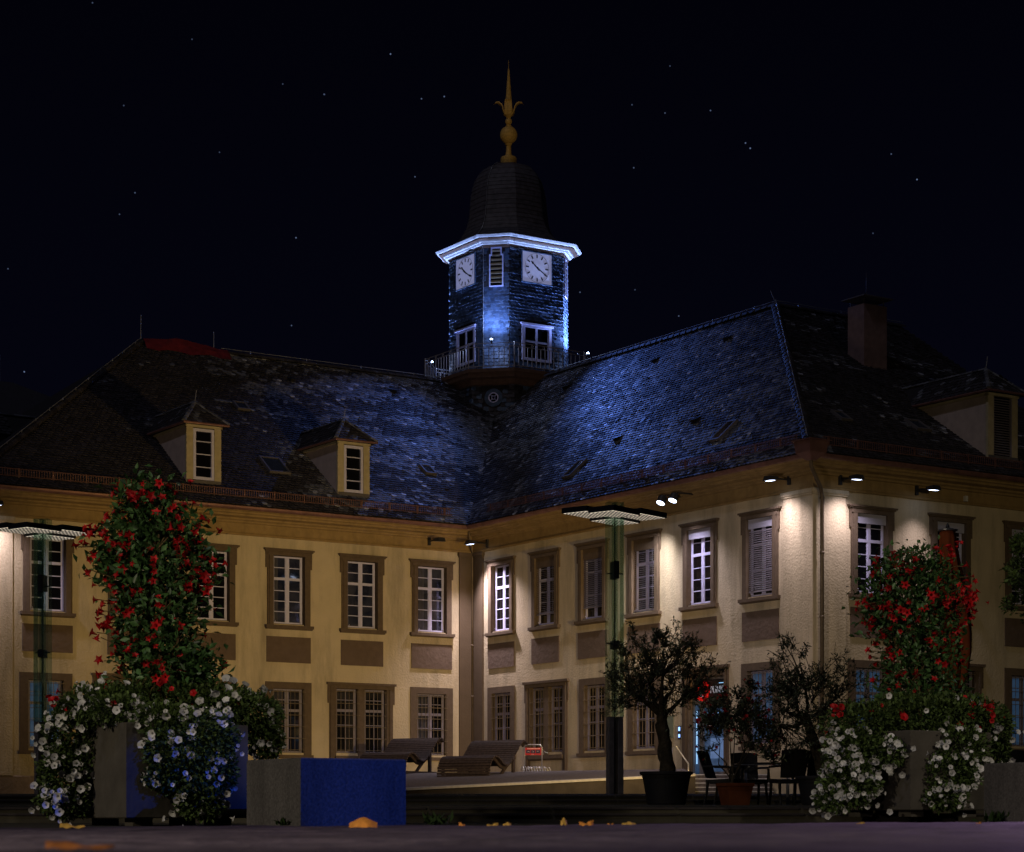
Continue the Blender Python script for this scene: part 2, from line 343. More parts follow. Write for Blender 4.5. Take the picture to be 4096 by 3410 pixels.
def upper_window(fr,t,blind=None,pelmet=False,cl=None,open_=.55,paneglow=False):
    mb=MB(); a,b=t-.84,t+.84
    for s in (-1,1):
        x=t+s*HW; y=t+s*.80; x0,x1=min(x,y),max(x,y)
        mb.fbox(fr,x0,x1,-.02,.05,6.38,8.70); 
        y2=t+s*.74; mb.fbox(fr,min(x,y2),max(x,y2),.05,.075,6.38,8.70)
        e=t+s*.86; mb.fbox(fr,min(y,e),max(y,e),-.02,.052,8.28,8.70)
    mb.fbox(fr,t-.86,t+.86,-.02,.052,8.70,8.83); mb.fbox(fr,t-.80,t+.80,.052,.08,8.70,8.80)
    mb.fbox(fr,t-.89,t+.89,-.02,.09,8.83,8.87); mb.fbox(fr,t-.93,t+.93,-.02,.12,8.87,8.92)
    w=part('window',mb,M['trim'],hall)
    ct=8.70-.06 if not pelmet else 8.70
    part('casement',casement(fr,t-HW+.02,t+HW-.02,6.44,8.69,-.12),M['white'],w)
    part('pane',pane(fr,t-HW+.02,t+HW-.02,6.44,8.69,-.12),M['paneglow' if paneglow else 'glass'],w)
    mb=MB(); mb.fbox(fr,t-.89,t+.89,-.02,.14,6.28,6.38); mb.fbox(fr,t-HW,t+HW,-.19,-.02,6.425,6.438); mb.fbox(fr,t-.86,t+.86,-.02,.10,6.24,6.28); part('sill',mb,M['trim'],w)
    if pelmet: mb=MB(); mb.fbox(fr,t-HW+.005,t+HW-.005,-.055,-.01,8.42,8.698); part('blind_box',mb,M['pelmet'],w)
    elif blind is not None: mb=MB(); mb.fbox(fr,t-HW+.005,t+HW-.005,-.055,-.015,8.36,8.698); part('blind_box',mb,M['trim'],w)
    if blind is not None: part('blind',blind_mb(fr,t-HW+.03,t+HW-.03,blind,8.36,-.03,open_),M['blind'],w)
    if cl is not None: mb=MB(); [mb.fbox(fr,x_,x_+.05,-.1255,-.1255+.004+.003*(i_%2),6.5,8.64) for i_,x_ in enumerate(np.arange(t+cl[0],t+cl[1],.055))]; part('curtain',mb,M['curtain'],w)
    # stays at the foot
    for s in (-1,1): mb=MB(); mb.tube([fr.P(t+s*(HW-.03),-.14,6.44),fr.P(t+s*(HW-.12),-.05,6.50),fr.P(t+s*(HW-.10),-.02,6.54)],.012,5); part('window_stay',mb,M['white'],w)
    return w
for i_,t in enumerate(UPA): upper_window(FA,t,cl=((-.50,-.30),None,None,(-.5,-.38),None,(-.5,-.25))[i_],paneglow=i_ in (3,4,5))
upper_window(FB,UPB[0]); upper_window(FB,UPB[1],blind=6.80,open_=.30); upper_window(FB,UPB[2],blind=6.80,open_=.8); upper_window(FB,UPB[3],blind=6.50,open_=.22)
upper_window(FB,UPB[4],pelmet=True); upper_window(FB,UPB[5],blind=6.58,pelmet=True,open_=.75)
upper_window(FC,UPC[0],pelmet=True); upper_window(FC,UPC[1],pelmet=True); upper_window(FC,UPC[2],blind=8.02,pelmet=True,open_=.5)
mb=MB()
def grille_mb(fr,a,b,z0,z1,n=.02):
    mb=MB(); k=max(4,round((b-a)/.16)); 
    for i in range(k+1):
        x=a+.03+(b-a-.06)*i/k; mb.fbox(fr,x-.007,x+.007,n-.006,n+.006,z0+.02,z1-.03)
    for j in range(6):
        z=z0+.10+(z1-z0-.2)*j/5; mb.fbox(fr,a-.05,b+.07,n+.006,n+.020,z-.009,z+.009)
    return mb
def ground_window(fr,t,lit=False,cl=True):
    mb=MB()
    for s in (-1,1):
        x=t+s*HW; y=t+s*.86; mb.fbox(fr,min(x,y),max(x,y),-.02,.035,2.05,4.27)
    mb.fbox(fr,t-.86,t+.86,-.02,.035,4.27,4.49); w=part('window',mb,M['trim'],hall)
    part('casement',casement(fr,t-HW+.02,t+HW-.02,2.14,4.26,-.12,rows_up=2,rows_dn=3),M['white2'],w)
    part('pane',pane(fr,t-HW+.02,t+HW-.02,2.14,4.26,-.12),M['inner'] if lit else M['glass'],w)
    if cl and not lit:
        mb=MB(); 
        for k in range(5): mb.fbox(fr,t-HW+.09+.07*k,t-HW+.15+.07*k,-.1255,-.118-.004*(k%2),2.2,4.2)
        part('curtain',mb,M['curtain'],w)
    mb=MB(); mb.fbox(fr,t-.9,t+.9,-.02,.11,1.95,2.06); part('sill',mb,M['trim'],w)
    part('grille',grille_mb(fr,t-HW,t+HW,2.13,4.27),M['grille'],w); return w
for t in GA: ground_window(FA,t,lit=(t<-15),cl=t>-12)
for t in GB: ground_window(FB,t,lit=(t>15),cl=False)
for t in GC: ground_window(FC,t,lit=True)
def twin_window(fr,t,apron=True):
    mb=MB()
    for s in (-1,1):
        x=t+s*.98; y=t+s*1.2; mb.fbox(fr,min(x,y),max(x,y),-.02,.04,1.0,4.34); e=t+s*1.30; mb.fbox(fr,min(y,e),max(y,e),-.02,.045,3.84,4.34); y1=t+s*1.24; mb.fbox(fr,min(y,y1),max(y,y1),-.02,.03,1.0,3.84)
        y2=t+s*1.1; mb.fbox(fr,min(y2,y),max(y2,y),.04,.07,1.0,4.34)
    mb.fbox(fr,t-.13,t+.13,-.02,.03,2.06,4.34); mb.fbox(fr,t-1.30,t+1.30,-.02,.045,4.34,4.47); mb.fbox(fr,t-1.2,t+1.2,.045,.075,4.34,4.44); mb.fbox(fr,t-1.34,t+1.34,-.02,.10,4.47,4.55)
    w=part('window',mb,M['trim'],hall)
    for a,b in ((t-.98,t-.13),(t+.13,t+.98)):
        part('casement',casement(fr,a+.02,b-.02,2.16,4.33,-.12,rows_up=2,rows_dn=3,cols=1),M['white2'],w)
        part('pane',pane(fr,a+.02,b-.02,2.16,4.33,-.12),M['glass'],w)
        part('grille',grille_mb(fr,a,b,2.15,4.34),M['grille'],w)
    mb=MB(); mb.fbox(fr,t-1.03,t+1.03,-.02,.10,1.93,2.06); mb.fbox(fr,t-.98,t+.98,-.01,.05,1.88,1.93); part('sill',mb,M['trim'],w)
    mb=MB(); mb.fbox(fr,t-.95,t+.95,-.02,.012,1.0,1.88); part('apron',mb,M['wall'],w)
for t in DA: twin_window(FA,t)
for t in DB: twin_window(FB,t)
for t in DC: twin_window(FC,t)
# recessed colour panels between the storeys
for fr,l in ((FA,UPA),(FB,UPB),(FC,UPC)):
    for t in l:
        mb=MB(); mb.fbox(fr,t-.82,t+.82,-.02,.035,5.14,6.0); part('wall_panel',mb,M['panel'],hall)
# --- entrance door
mb=MB(); a,b,z0,z1=DOOR; fr=FB
for s,x0,x1 in ((-1,12.05,a),(1,b,14.26)):
    mb.fbox(fr,x0,x1,-.02,.05,1.0,z1); 
mb.fbox(fr,12.17,12.27,.05,.08,1.0,4.38); mb.fbox(fr,14.10,14.17,.05,.08,1.0,4.38); mb.fbox(fr,12.05,14.26,-.02,.05,z1,4.45); mb.fbox(fr,12.0,14.31,-.02,.09,4.45,4.53)
mb.fbox(fr,a,b,-.19,-.02,z1-.02,z1-.001)
door=part('entrance',mb,M['trim'],hall)
mb=MB(); n=-.15
for x0,x1,c,d in ((a,a+.06,z0,z1-.02),(b-.06,b,z0,z1-.02),(12.72,12.80,z0,3.40),(a+.06,b-.06,3.40,3.56),(a+.06,b-.06,4.13,4.2),(12.80,12.90,z0,3.40),(b-.16,b-.06,z0,3.40),(12.90,b-.16,z0,z0+.12),(12.90,b-.16,3.28,3.40)): mb.fbox(fr,x0,x1,n-.03,n+.05,c,d)
part('door_frame',mb,M['metal'],door)
mb=MB(); mb.fbox(fr,a+.06,12.72,n-.02,n-.01,z0,3.40); mb.fbox(fr,12.90,b-.16,n-.02,n-.01,z0+.12,3.28); part('door_glass',mb,M['inner'],door)
mb=MB(); mb.fbox(fr,12.97,13.62,n-.009,n,3.10,3.135); mb.fbox(fr,12.50,12.55,n-.009,n,1.6,3.2); mb.fbox(fr,13.62,14.0,-.135,-.13,4.0,4.02); part('lit_strip',mb,M['tube'],door)
mb=MB(); mb.fbox(fr,a+.06,b-.06,n-.02,n-.01,3.56,4.13); part('transom_panel',mb,M['dark'],door)
mb=MB(); 
ec=(12.86,3.80); mb.add([fr.P(ec[0]+.30*math.cos(k*PI/14),-.08,ec[1]+.30*math.sin(k*PI/14)) for k in range(28)]+[fr.P(ec[0]+.30*math.cos(k*PI/14),-.14,ec[1]+.30*math.sin(k*PI/14)) for k in range(28)],[tuple(range(28))]+[(k,k+28,(k+1)%28+28,(k+1)%28) for k in range(28)])
part('emblem',mb,M['emblem'],door)
mb=MB(); mb.lathe((0,0,0),[(.001,0)],3); mb=MB()
mb.add([fr.P(ec[0]+.045*math.cos(k*PI/6)-.01,-.073,ec[1]+.18+.045*math.sin(k*PI/6)) for k in range(12)],[tuple(range(12))])
mb.fbox(fr,12.80,12.89,-.079,-.073,3.63,3.90); mb.fbox(fr,12.77,12.83,-.079,-.073,3.86,3.90); mb.fbox(fr,12.77,12.93,-.079,-.073,3.61,3.65)
part('emblem_mark',mb,M['lettering'],door)
def text(s,fr,t,n,z,h,m,parent,name='lettering',stretch=1):
    cu=bpy.data.curves.new(name,'FONT'); cu.body=s; cu.size=h*1.35; cu.extrude=.006; cu.align_x='LEFT'
    o=bpy.data.objects.new(name+'_src',cu); COL.objects.link(o); dg=bpy.context.evaluated_depsgraph_get(); me=bpy.data.meshes.new_from_object(o.evaluated_get(dg))
    bpy.data.objects.remove(o); org=ORG[parent.name]
    for v in me.vertices:
        x,y,d=v.co; p=fr.P(t+x*stretch,n+d,z+y); v.co=(p[0]-org[0],p[1]-org[1],p[2]-org[2])
    me.materials.clear(); me.materials.append(m); q=bpy.data.objects.new(name,me); COL.objects.link(q); q.parent=parent; ORG[q.name]=org; return q
text('PUNKT',fr,13.20,-.13,3.72,.22,M['lettering'],door,stretch=.82)
mb=MB(); mb.fbox(fr,13.03,13.32,n-.005,n+.008,2.62,2.88); part('paper_note',mb,M['paper'],door)
mb=MB(); 
for k in range(4): mb.fbox(fr,13.06+.02*(k%2),13.29-.02*(k//2),n+.008,n+.012,2.83-.055*k,2.845-.055*k)
part('note_writing',mb,M['black'],door)
mb=MB(); mb.fbox(fr,13.20,13.85,n-.005,n+.006,1.75,2.36); part('poster',mb,M['poster'],door)
text('punkt',fr,13.30,n+.007,2.12,.12,M['black'],door)
mb=MB(); mb.fbox(fr,a+.06,b-.06,-.30,.35,z0-.10,z0-.001); part('threshold',mb,M['plinth'],door)
ib=part('information_board',(lambda q:(q.fbox(fr,11.03,11.58,.0,.03,2.42,3.10),q)[1])(MB()),M['boardg'],hall)
mb=MB(); mb.add([fr.P(11.17+.06*math.cos(k*PI/6),.034,2.86+.06*math.sin(k*PI/6)) for k in range(12)],[tuple(range(12))]); part('emblem',mb,M['emblem'],ib)
mb=MB(); 
for k in range(3): mb.fbox(fr,11.10,11.40+.03*k,.03,.034,2.58-.06*k,2.60-.06*k)
part('writing',mb,M['black'],ib)
ic=part('intercom',(lambda q:(q.fbox(fr,11.90,12.03,.052,.09,2.36,2.78),q)[1])(MB()),M['dark'],hall)
for _a,_b in ((2.62,2.74),(2.42,2.52)): mb=MB(); mb.fbox(fr,11.925,12.01,.09,.095,_a,_b); part('intercom_screen',mb,M['intercom'],ic)
# --- rainwater pipes
mb=MB(); c=lambda m,n: O+(-UA-UB)*.0
q=O+(-UB-UA)*0
p0=O+(-UA-UB)*.66; p1=O+(-UA)*.02+(-UB)*.22+UA*.12
pz=lambda p,z:(p[0],p[1],z)
mb.tube([pz(p0,9.98),pz(p0+(-UA-UB)*-.06,9.75),pz(O-UB*.30+UA*.02,9.22),pz(O-UB*.22+UA*.15,8.98),pz(O-UB*.20+UA*.15,8.6),pz(O-UB*.20+UA*.15,.65)],.058,10)
for z in (8.95,7.4,5.6,3.9,2.2): mb.lathe((*(O-UB*.20+UA*.15),z),[(.058,0),(.072,.01),(.072,.06),(.058,.07)],10)
part('downpipe',mb,M['pipe'],hall,smooth=True)
mb=MB(); pc=O+(-UA-UB)*.66; e=lambda s,z:[(*(pc+(-UA-UB)*s*.7+( UA-UB)*0),z)]
def sq(h,z): return [(*(pc+UA*a+UB*b),z) for a,b in ((-h,-h),(h,-h),(h,h),(-h,h))]
mb.hexa(sq(.30,10.10)+sq(.34,10.42)); mb.hexa(sq(.10,9.90)+sq(.298,10.10)); mb.hexa(sq(.40,10.422)+sq(.40,10.45)); part('rain_head',mb,M['copper'],hall)
mb=MB(); pi_=I+(-UA-UB)*.09; mb.tube([pz(I+(-UA-UB)*.5,9.95),pz(pi_+(-UA-UB)*.03,9.3),pz(pi_,9.1),pz(pi_,1.3)],.04,8)
for z in (8,6,4.2,2.5): mb.lathe((*pi_,z),[(.04,0),(.05,.01),(.05,.04),(.04,.05)],8)
part('downpipe',mb,M['pipe'],hall,smooth=True)
# ---------------------------------------------------------------- roofs
def RP(w,t,q,lift=0):
    fr=FRM[w]; s=SL[w]; c=math.sqrt(1+s*s); p=fr.P(t,.6-q,ZR+s*q); n=np.array([fr.n[0]*s/c,fr.n[1]*s/c,1/c]); return np.array(p)+n*lift
POLY={'A':[(-18.55,0),(-.6,0),(7.365,10),(-8.55,10)],'B':[(.6,0),(18.61,0),(7.73,7.965),(-9.4,7.965)],'C':[(-.6,0),(13.2,0),(13.2,10.89),(7.365,10.89)]}
def inside(poly,x,y):
    r=np.zeros(len(x),bool); n=len(poly)
    for i in range(n):
        x0,y0=poly[i];x1,y1=poly[(i+1)%n]
        c=((y0>y)!=(y1>y)); xi=x0+(y-y0)*(x1-x0)/((y1-y0) if y1!=y0 else 1e-9); r^=(c&(x<xi))
    return r
def vnoise(x,y,seed):   # smooth 2-D value noise for patches
    g=np.random.default_rng(seed).random((64,64)); xi=np.floor(x).astype(int);yi=np.floor(y).astype(int);fx=x-xi;fy=y-yi
    fx=fx*fx*(3-2*fx);fy=fy*fy*(3-2*fy); G=lambda a,b:g[a%64,b%64]
    return (G(xi,yi)*(1-fx)+G(xi+1,yi)*fx)*(1-fy)+(G(xi,yi+1)*(1-fx)+G(xi+1,yi+1)*fx)*fy
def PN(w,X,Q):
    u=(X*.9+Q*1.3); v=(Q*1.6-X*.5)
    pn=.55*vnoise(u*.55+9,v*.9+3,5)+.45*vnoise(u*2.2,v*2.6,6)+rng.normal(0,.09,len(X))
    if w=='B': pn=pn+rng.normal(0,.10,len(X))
    return pn-({'A':.49,'B':.50,'C':.75}[w]+(np.clip((-5.0-X)*.15,0,.4) if w=='A' else 0))  # on A the painted lit patches fade out away from the tower
def tiles(w,holes=()):
    s=SL[w]; c=math.sqrt(1+s*s); fr=FRM[w]; ex=.165/c*1.0; tw=.19; poly=POLY[w]
    tmax=max(p[0] for p in poly);tmin=min(p[0] for p in poly);qmax=max(p[1] for p in poly)
    rows=int(qmax/ex)+1; X=[];Q=[]
    for r in range(rows):
        x=np.arange(tmin,tmax,tw)+(tw/2 if r%2 else 0); X.append(x); Q.append(np.full(len(x),r*ex+.02))
    X=np.concatenate(X);Q=np.concatenate(Q); k=inside(poly,X,Q+.06)
    for (a,b,q0,q1) in holes: k&=~((X>a)&(X<b)&(Q>q0)&(Q<q1))
    X=X[k];Q=Q[k];N=len(X)
    hw=.092; arc=[(hw,.05),(hw*.86,.02),(hw*.5,-.005),(0,-.014),(-hw*.5,-.005),(-hw*.86,.02),(-hw,.05)]
    L=.25; th=.016
    top=[(-hw,L,.0)]+[(hw,L,.0)]+[(x,y,.030) for x,y in arc]; low=[(x,y,.030-th) for x,y in arc]
    tv=np.array(top+low)*[1,1,1.5]; # local: x along eave, y up slope, z normal
    e1=np.array([*fr.d,0]);e2=np.array([-fr.n[0],-fr.n[1],s])/c;e3=np.array([fr.n[0]*s/c,fr.n[1]*s/c,1/c])
    jx=rng.normal(0,.03,N);jy=rng.normal(0,.035,N); out=rng.random(N)<.02; jx[out]*=3; jy[out]*=3
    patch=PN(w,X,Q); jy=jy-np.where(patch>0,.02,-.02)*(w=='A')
    zz=e3[None]+jx[:,None]*e1+jy[:,None]*e2; zz/=np.linalg.norm(zz,axis=1,keepdims=True); xx=np.cross(e2[None],zz); xx/=np.linalg.norm(xx,axis=1,keepdims=True); yy=np.cross(zz,xx)
    R=np.stack([xx,yy,zz],axis=2)
    pos=np.array([RP(w,t,q,.012) for t,q in zip(X,Q)])+rng.normal(0,.004,N)[:,None]*e2
    V=inst(tv,pos,R,np.ones(N))
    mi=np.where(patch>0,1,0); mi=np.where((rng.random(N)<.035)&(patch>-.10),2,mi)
    F1=inst_faces([(8,7,6,5,4,3,2,1,0)],16,N); F2=inst_faces([(2+i,3+i,10+i,9+i) for i in range(6)],16,N)
    return [(V,F1[:,::-1],mi),(V,F2,np.repeat(mi,6))]
def join_groups(gs): return gs
def roof_plane(w,name='roof'):
    mb=MB(); p=POLY[w]; mb.add([RP(w,t,q) for t,q in p],[(0,1,2,3)]); return mb
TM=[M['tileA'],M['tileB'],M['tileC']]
roofs={}
for w in 'ABC':
    roofs[w]=part('roof',roof_plane(w),M['roofbase'],hall)
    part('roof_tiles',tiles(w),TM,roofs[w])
# hidden slopes: left hip, rear slopes
mb=MB(); A0=RP('A',-18.55,0);A1=RP('A',-8.55,10); Bk=np.array(FA.P(-18.55,-19.4,ZR)); RT=RP('A',7.365,10)
mb.add([A0,A1,Bk],[(0,1,2)]); mb.add([A1,RT,FA.P(24,-9.4,17.4),FA.P(24,-19.4,ZR),Bk],[(0,1,2,3,4)])
Q3=RP('B',7.73,7.965); bt=RP('B',-9.4,7.965)
mb.add([Q3,bt,FB.P(-9.4,-14.5,11.2),FB.P(7.73,-14.5,11.2)],[(0,1,2,3)])
mb.add([RP('C',7.365,10.89),RP('C',13.2,10.89),FC.P(13.2,-22,ZR),FC.P(7.365,-22,ZR)],[(0,1,2,3)])
part('roof',mb,M['roofbase'],hall,label='rear slopes of the roof')
# ridge and hip caps
def caps(a,b,r=.13,step=.34,mi=0,mb=None):
    a=np.array(a);b=np.array(b);L=np.linalg.norm(b-a);d=(b-a)/L; n=int(L/step); up=np.array([0,0,1.]); sd=np.cross(d,up); sd/=np.linalg.norm(sd); u2=np.cross(sd,d)
    mb=mb or MB()
    for i in range(n):
        p=a+d*(i*L/n); q=a+d*((i+1.18)*L/n); ra=r*1.12; rb=r*.92; vs=[]
        for (c,rr) in ((p,ra),(q,rb)):
            for k in range(7):
                an=PI*k/6; vs.append(c+sd*rr*math.cos(an)+u2*(rr*math.sin(an)*.9-.02))
        mb.add(vs,[(k,k+1,8+k,7+k) for k in range(6)]+[(0,1,2,3,4,5,6)])
    return mb
mb=caps(RP('A',-18.5,.05,.05),RP('A',-8.55,10,.05)); caps(RP('A',-8.55,10,.05),RP('A',4.3,10,.05),mb=mb); part('ridge_tiles',mb,M['tileA'],roofs['A'])
mb=caps(RP('B',7.73,7.965,.05),RP('B',-6.2,7.965,.05)); caps(RP('B',18.5,.1,.05),RP('B',7.73,7.965,.05),r=.15,step=.38,mb=mb); part('ridge_tiles',mb,M['tileA'],roofs['B'])
mb=caps(RP('C',7.365,10.89,.05),RP('C',13.2,10.89,.05)); part('ridge_tiles',mb,M['tileA'],roofs['C'])
# lightning conductors
def wire(pts,posts=1.2,mb=None,r=.013):
    mb=mb or MB(); pts=[np.array(p) for p in pts]
    mb.tube([p+np.array([0,0,.17]) for p in pts],r,5)
    for a,b in zip(pts,pts[1:]):
        L=np.linalg.norm(b-a); n=max(1,int(L/posts))
        for i in range(n): p=a+(b-a)*(i+.5)/n; mb.tube([p+[0,0,.05],p+[0,0,.20]],.014,5)
    return mb
ra,rb=RP('A',-8.55,10,.05),RP('A',4.3,10,.05)
mb=wire([RP('A',-18.4,.15,.05),ra]); wire([RP('A',-5.3,10,.05),rb],2.1,mb); mb.tube([ra+[0,0,.1],ra+[0,0,1.0]],.014,5); mb.tube([RP('A',-5.6,10)+[0,0,.1],RP('A',-5.6,10)+[0,0,.8]],.012,5)
part('lightning_wire',mb,M['wire'],roofs['A'])
q=RP('B',7.73,7.965,.05); mb=wire([q,RP('B',-6,7.965,.05)],2.0); wire([RP('B',18.2,.3,.12),q+[0,0,.05]],1.1,mb); mb.tube([q+[0,0,.1],q+[-.18,0,.52]],.012,5); part('lightning_wire',mb,M['wire'],roofs['B'])
mb=wire([RP('C',7.365,10.89,.05),RP('C',13.2,10.89,.05)],1.9); part('lightning_wire',mb,M['wire'],roofs['C'])
# red sheeting over the ridge
mb=MB(); n=9; vs=[]
for i in range(n):
    t=-8.5+3.4*i/(n-1); w1=.42+.10*math.sin(i*1.9); z=.16+.06*math.sin(i*2.3)+(.14 if 1<i<6 else 0)
    vs+=[RP('A',t,10-w1,.07),RP('A',t,9.8,.13+z*.3),RP('A',t,10.0,z+.05),np.array(FA.P(t,-9.65,17.35+z)),np.array(FA.P(t,-9.9,17.0))]
mb.add(vs,[(5*i+k,5*i+5+k,5*i+6+k,5*i+k+1) for i in range(n-1) for k in range(4)]); part('ridge_sheet',mb,M['red'],roofs['A'],label='red sheet laid over the ridge')
# snow guards
def guard(w,t0,t1,q=.42):
    mb=MB(); fr=FRM[w]; P=lambda t,z: np.array(RP(w,t,q,.05))+[0,0,z]
    for z in (.03,.25): mb.tube([P(t0,z),P(t1,z)],.014,5)
    t=t0
    while t<t1: mb.fbox(fr,t-.008,t+.008,.6-q-.006,.6-q+.006,P(t,.03)[2],P(t,.25)[2]); t+=.085
    t=t0+.2
    while t<t1: mb.fbox(fr,t-.02,t+.02,.6-q-.02,.6-q+.02,P(t,-.05)[2],P(t,.28)[2]); t+=1.1
    return mb
for w,a,b in (('A',-18.0,-1.0),('B',1.2,17.6),('C',.2,13)): part('snow_guard',guard(w,a,b),M['copper'],hall)
# skylights and tile vents
def skylight(w,t,n,wd=.55,h=.8):
    q=.6-n; mb=MB(); fr=FRM[w]; s=SL[w]; c=math.sqrt(1+s*s); dq=h/c/2
    def bx(t0,t1,q0,q1,l0,l1): mb.hexa([RP(w,t0,q0,l0),RP(w,t1,q0,l0),RP(w,t1,q1,l0),RP(w,t0,q1,l0),RP(w,t0,q0,l1),RP(w,t1,q0,l1),RP(w,t1,q1,l1),RP(w,t0,q1,l1)])
    bx(t-wd/2,t-wd/2+.06,q-dq,q+dq,0,.13);bx(t+wd/2-.06,t+wd/2,q-dq,q+dq,0,.13);bx(t-wd/2+.06,t+wd/2-.06,q-dq,q-dq+.05,0,.128);bx(t-wd/2+.06,t+wd/2-.06,q+dq-.05,q+dq,0,.128)
    o=part('skylight',mb,M['lead'],hall); mb=MB(); bx(t-wd/2+.06,t+wd/2-.06,q-dq+.05,q+dq-.05,.09,.10); part('pane',mb,M['sky'],o)
for a in (('A',-6.87,-1.91,.8,1.1),('A',-.31,-2.65,.45,.65),('A',-6.32,-5.62,.5,.6),('B',4.82,-1.05,.5,.95),('B',12.63,-1.16,.5,1.0),('C',2.73,-1.9,.45,.6),('C',5.9,-1.98,.6,.7)): skylight(*a)
def vent(w,t,n):
    q=.6-n; mb=MB(); 
    mb.hexa([RP(w,t-.11,q-.12,0),RP(w,t+.11,q-.12,0),RP(w,t+.11,q+.18,0),RP(w,t-.11,q+.18,0),RP(w,t-.08,q-.10,.17),RP(w,t+.08,q-.10,.17),RP(w,t+.10,q+.16,.05),RP(w,t-.10,q+.16,.05)]); part('roof_vent',mb,M['black'],hall)
for w,l in (('B',[(2.53,-6.2),(-3.01,-6.15),(10.09,-2.07),(5.82,-2.13),(6.61,-6.2)]),('A',[(1.39,-8.11),(-3.08,-7.98)])):
    for t,n in l: vent(w,t,n)
# chimney
mb=MB(); fr=FC; mb.fbox(fr,7.55,8.55,-6.9,-6.12,13.6,16.72); ch=part('chimney',mb,M['chim'],hall)
mb=MB(); mb.fbox(fr,7.40,8.70,-7.05,-5.97,16.93,16.97); mb.add([fr.P(7.40,-5.97,16.97),fr.P(8.70,-5.97,16.97),fr.P(8.70,-7.05,16.97),fr.P(7.40,-7.05,16.97),fr.P(8.05,-6.5,17.15)],[(0,1,4),(1,2,4),(2,3,4),(3,0,4)])
for a,b in ((7.62,-6.2),(8.48,-6.2),(8.48,-6.85),(7.62,-6.85)): mb.tube([fr.P(a,b,16.7),fr.P(a,b,16.94)],.02,5)
mb.tube([fr.P(8.0,-6.5,17.1),fr.P(8.0,-6.5,17.85)],.012,5); part('chimney_cowl',mb,M['lead'],ch)
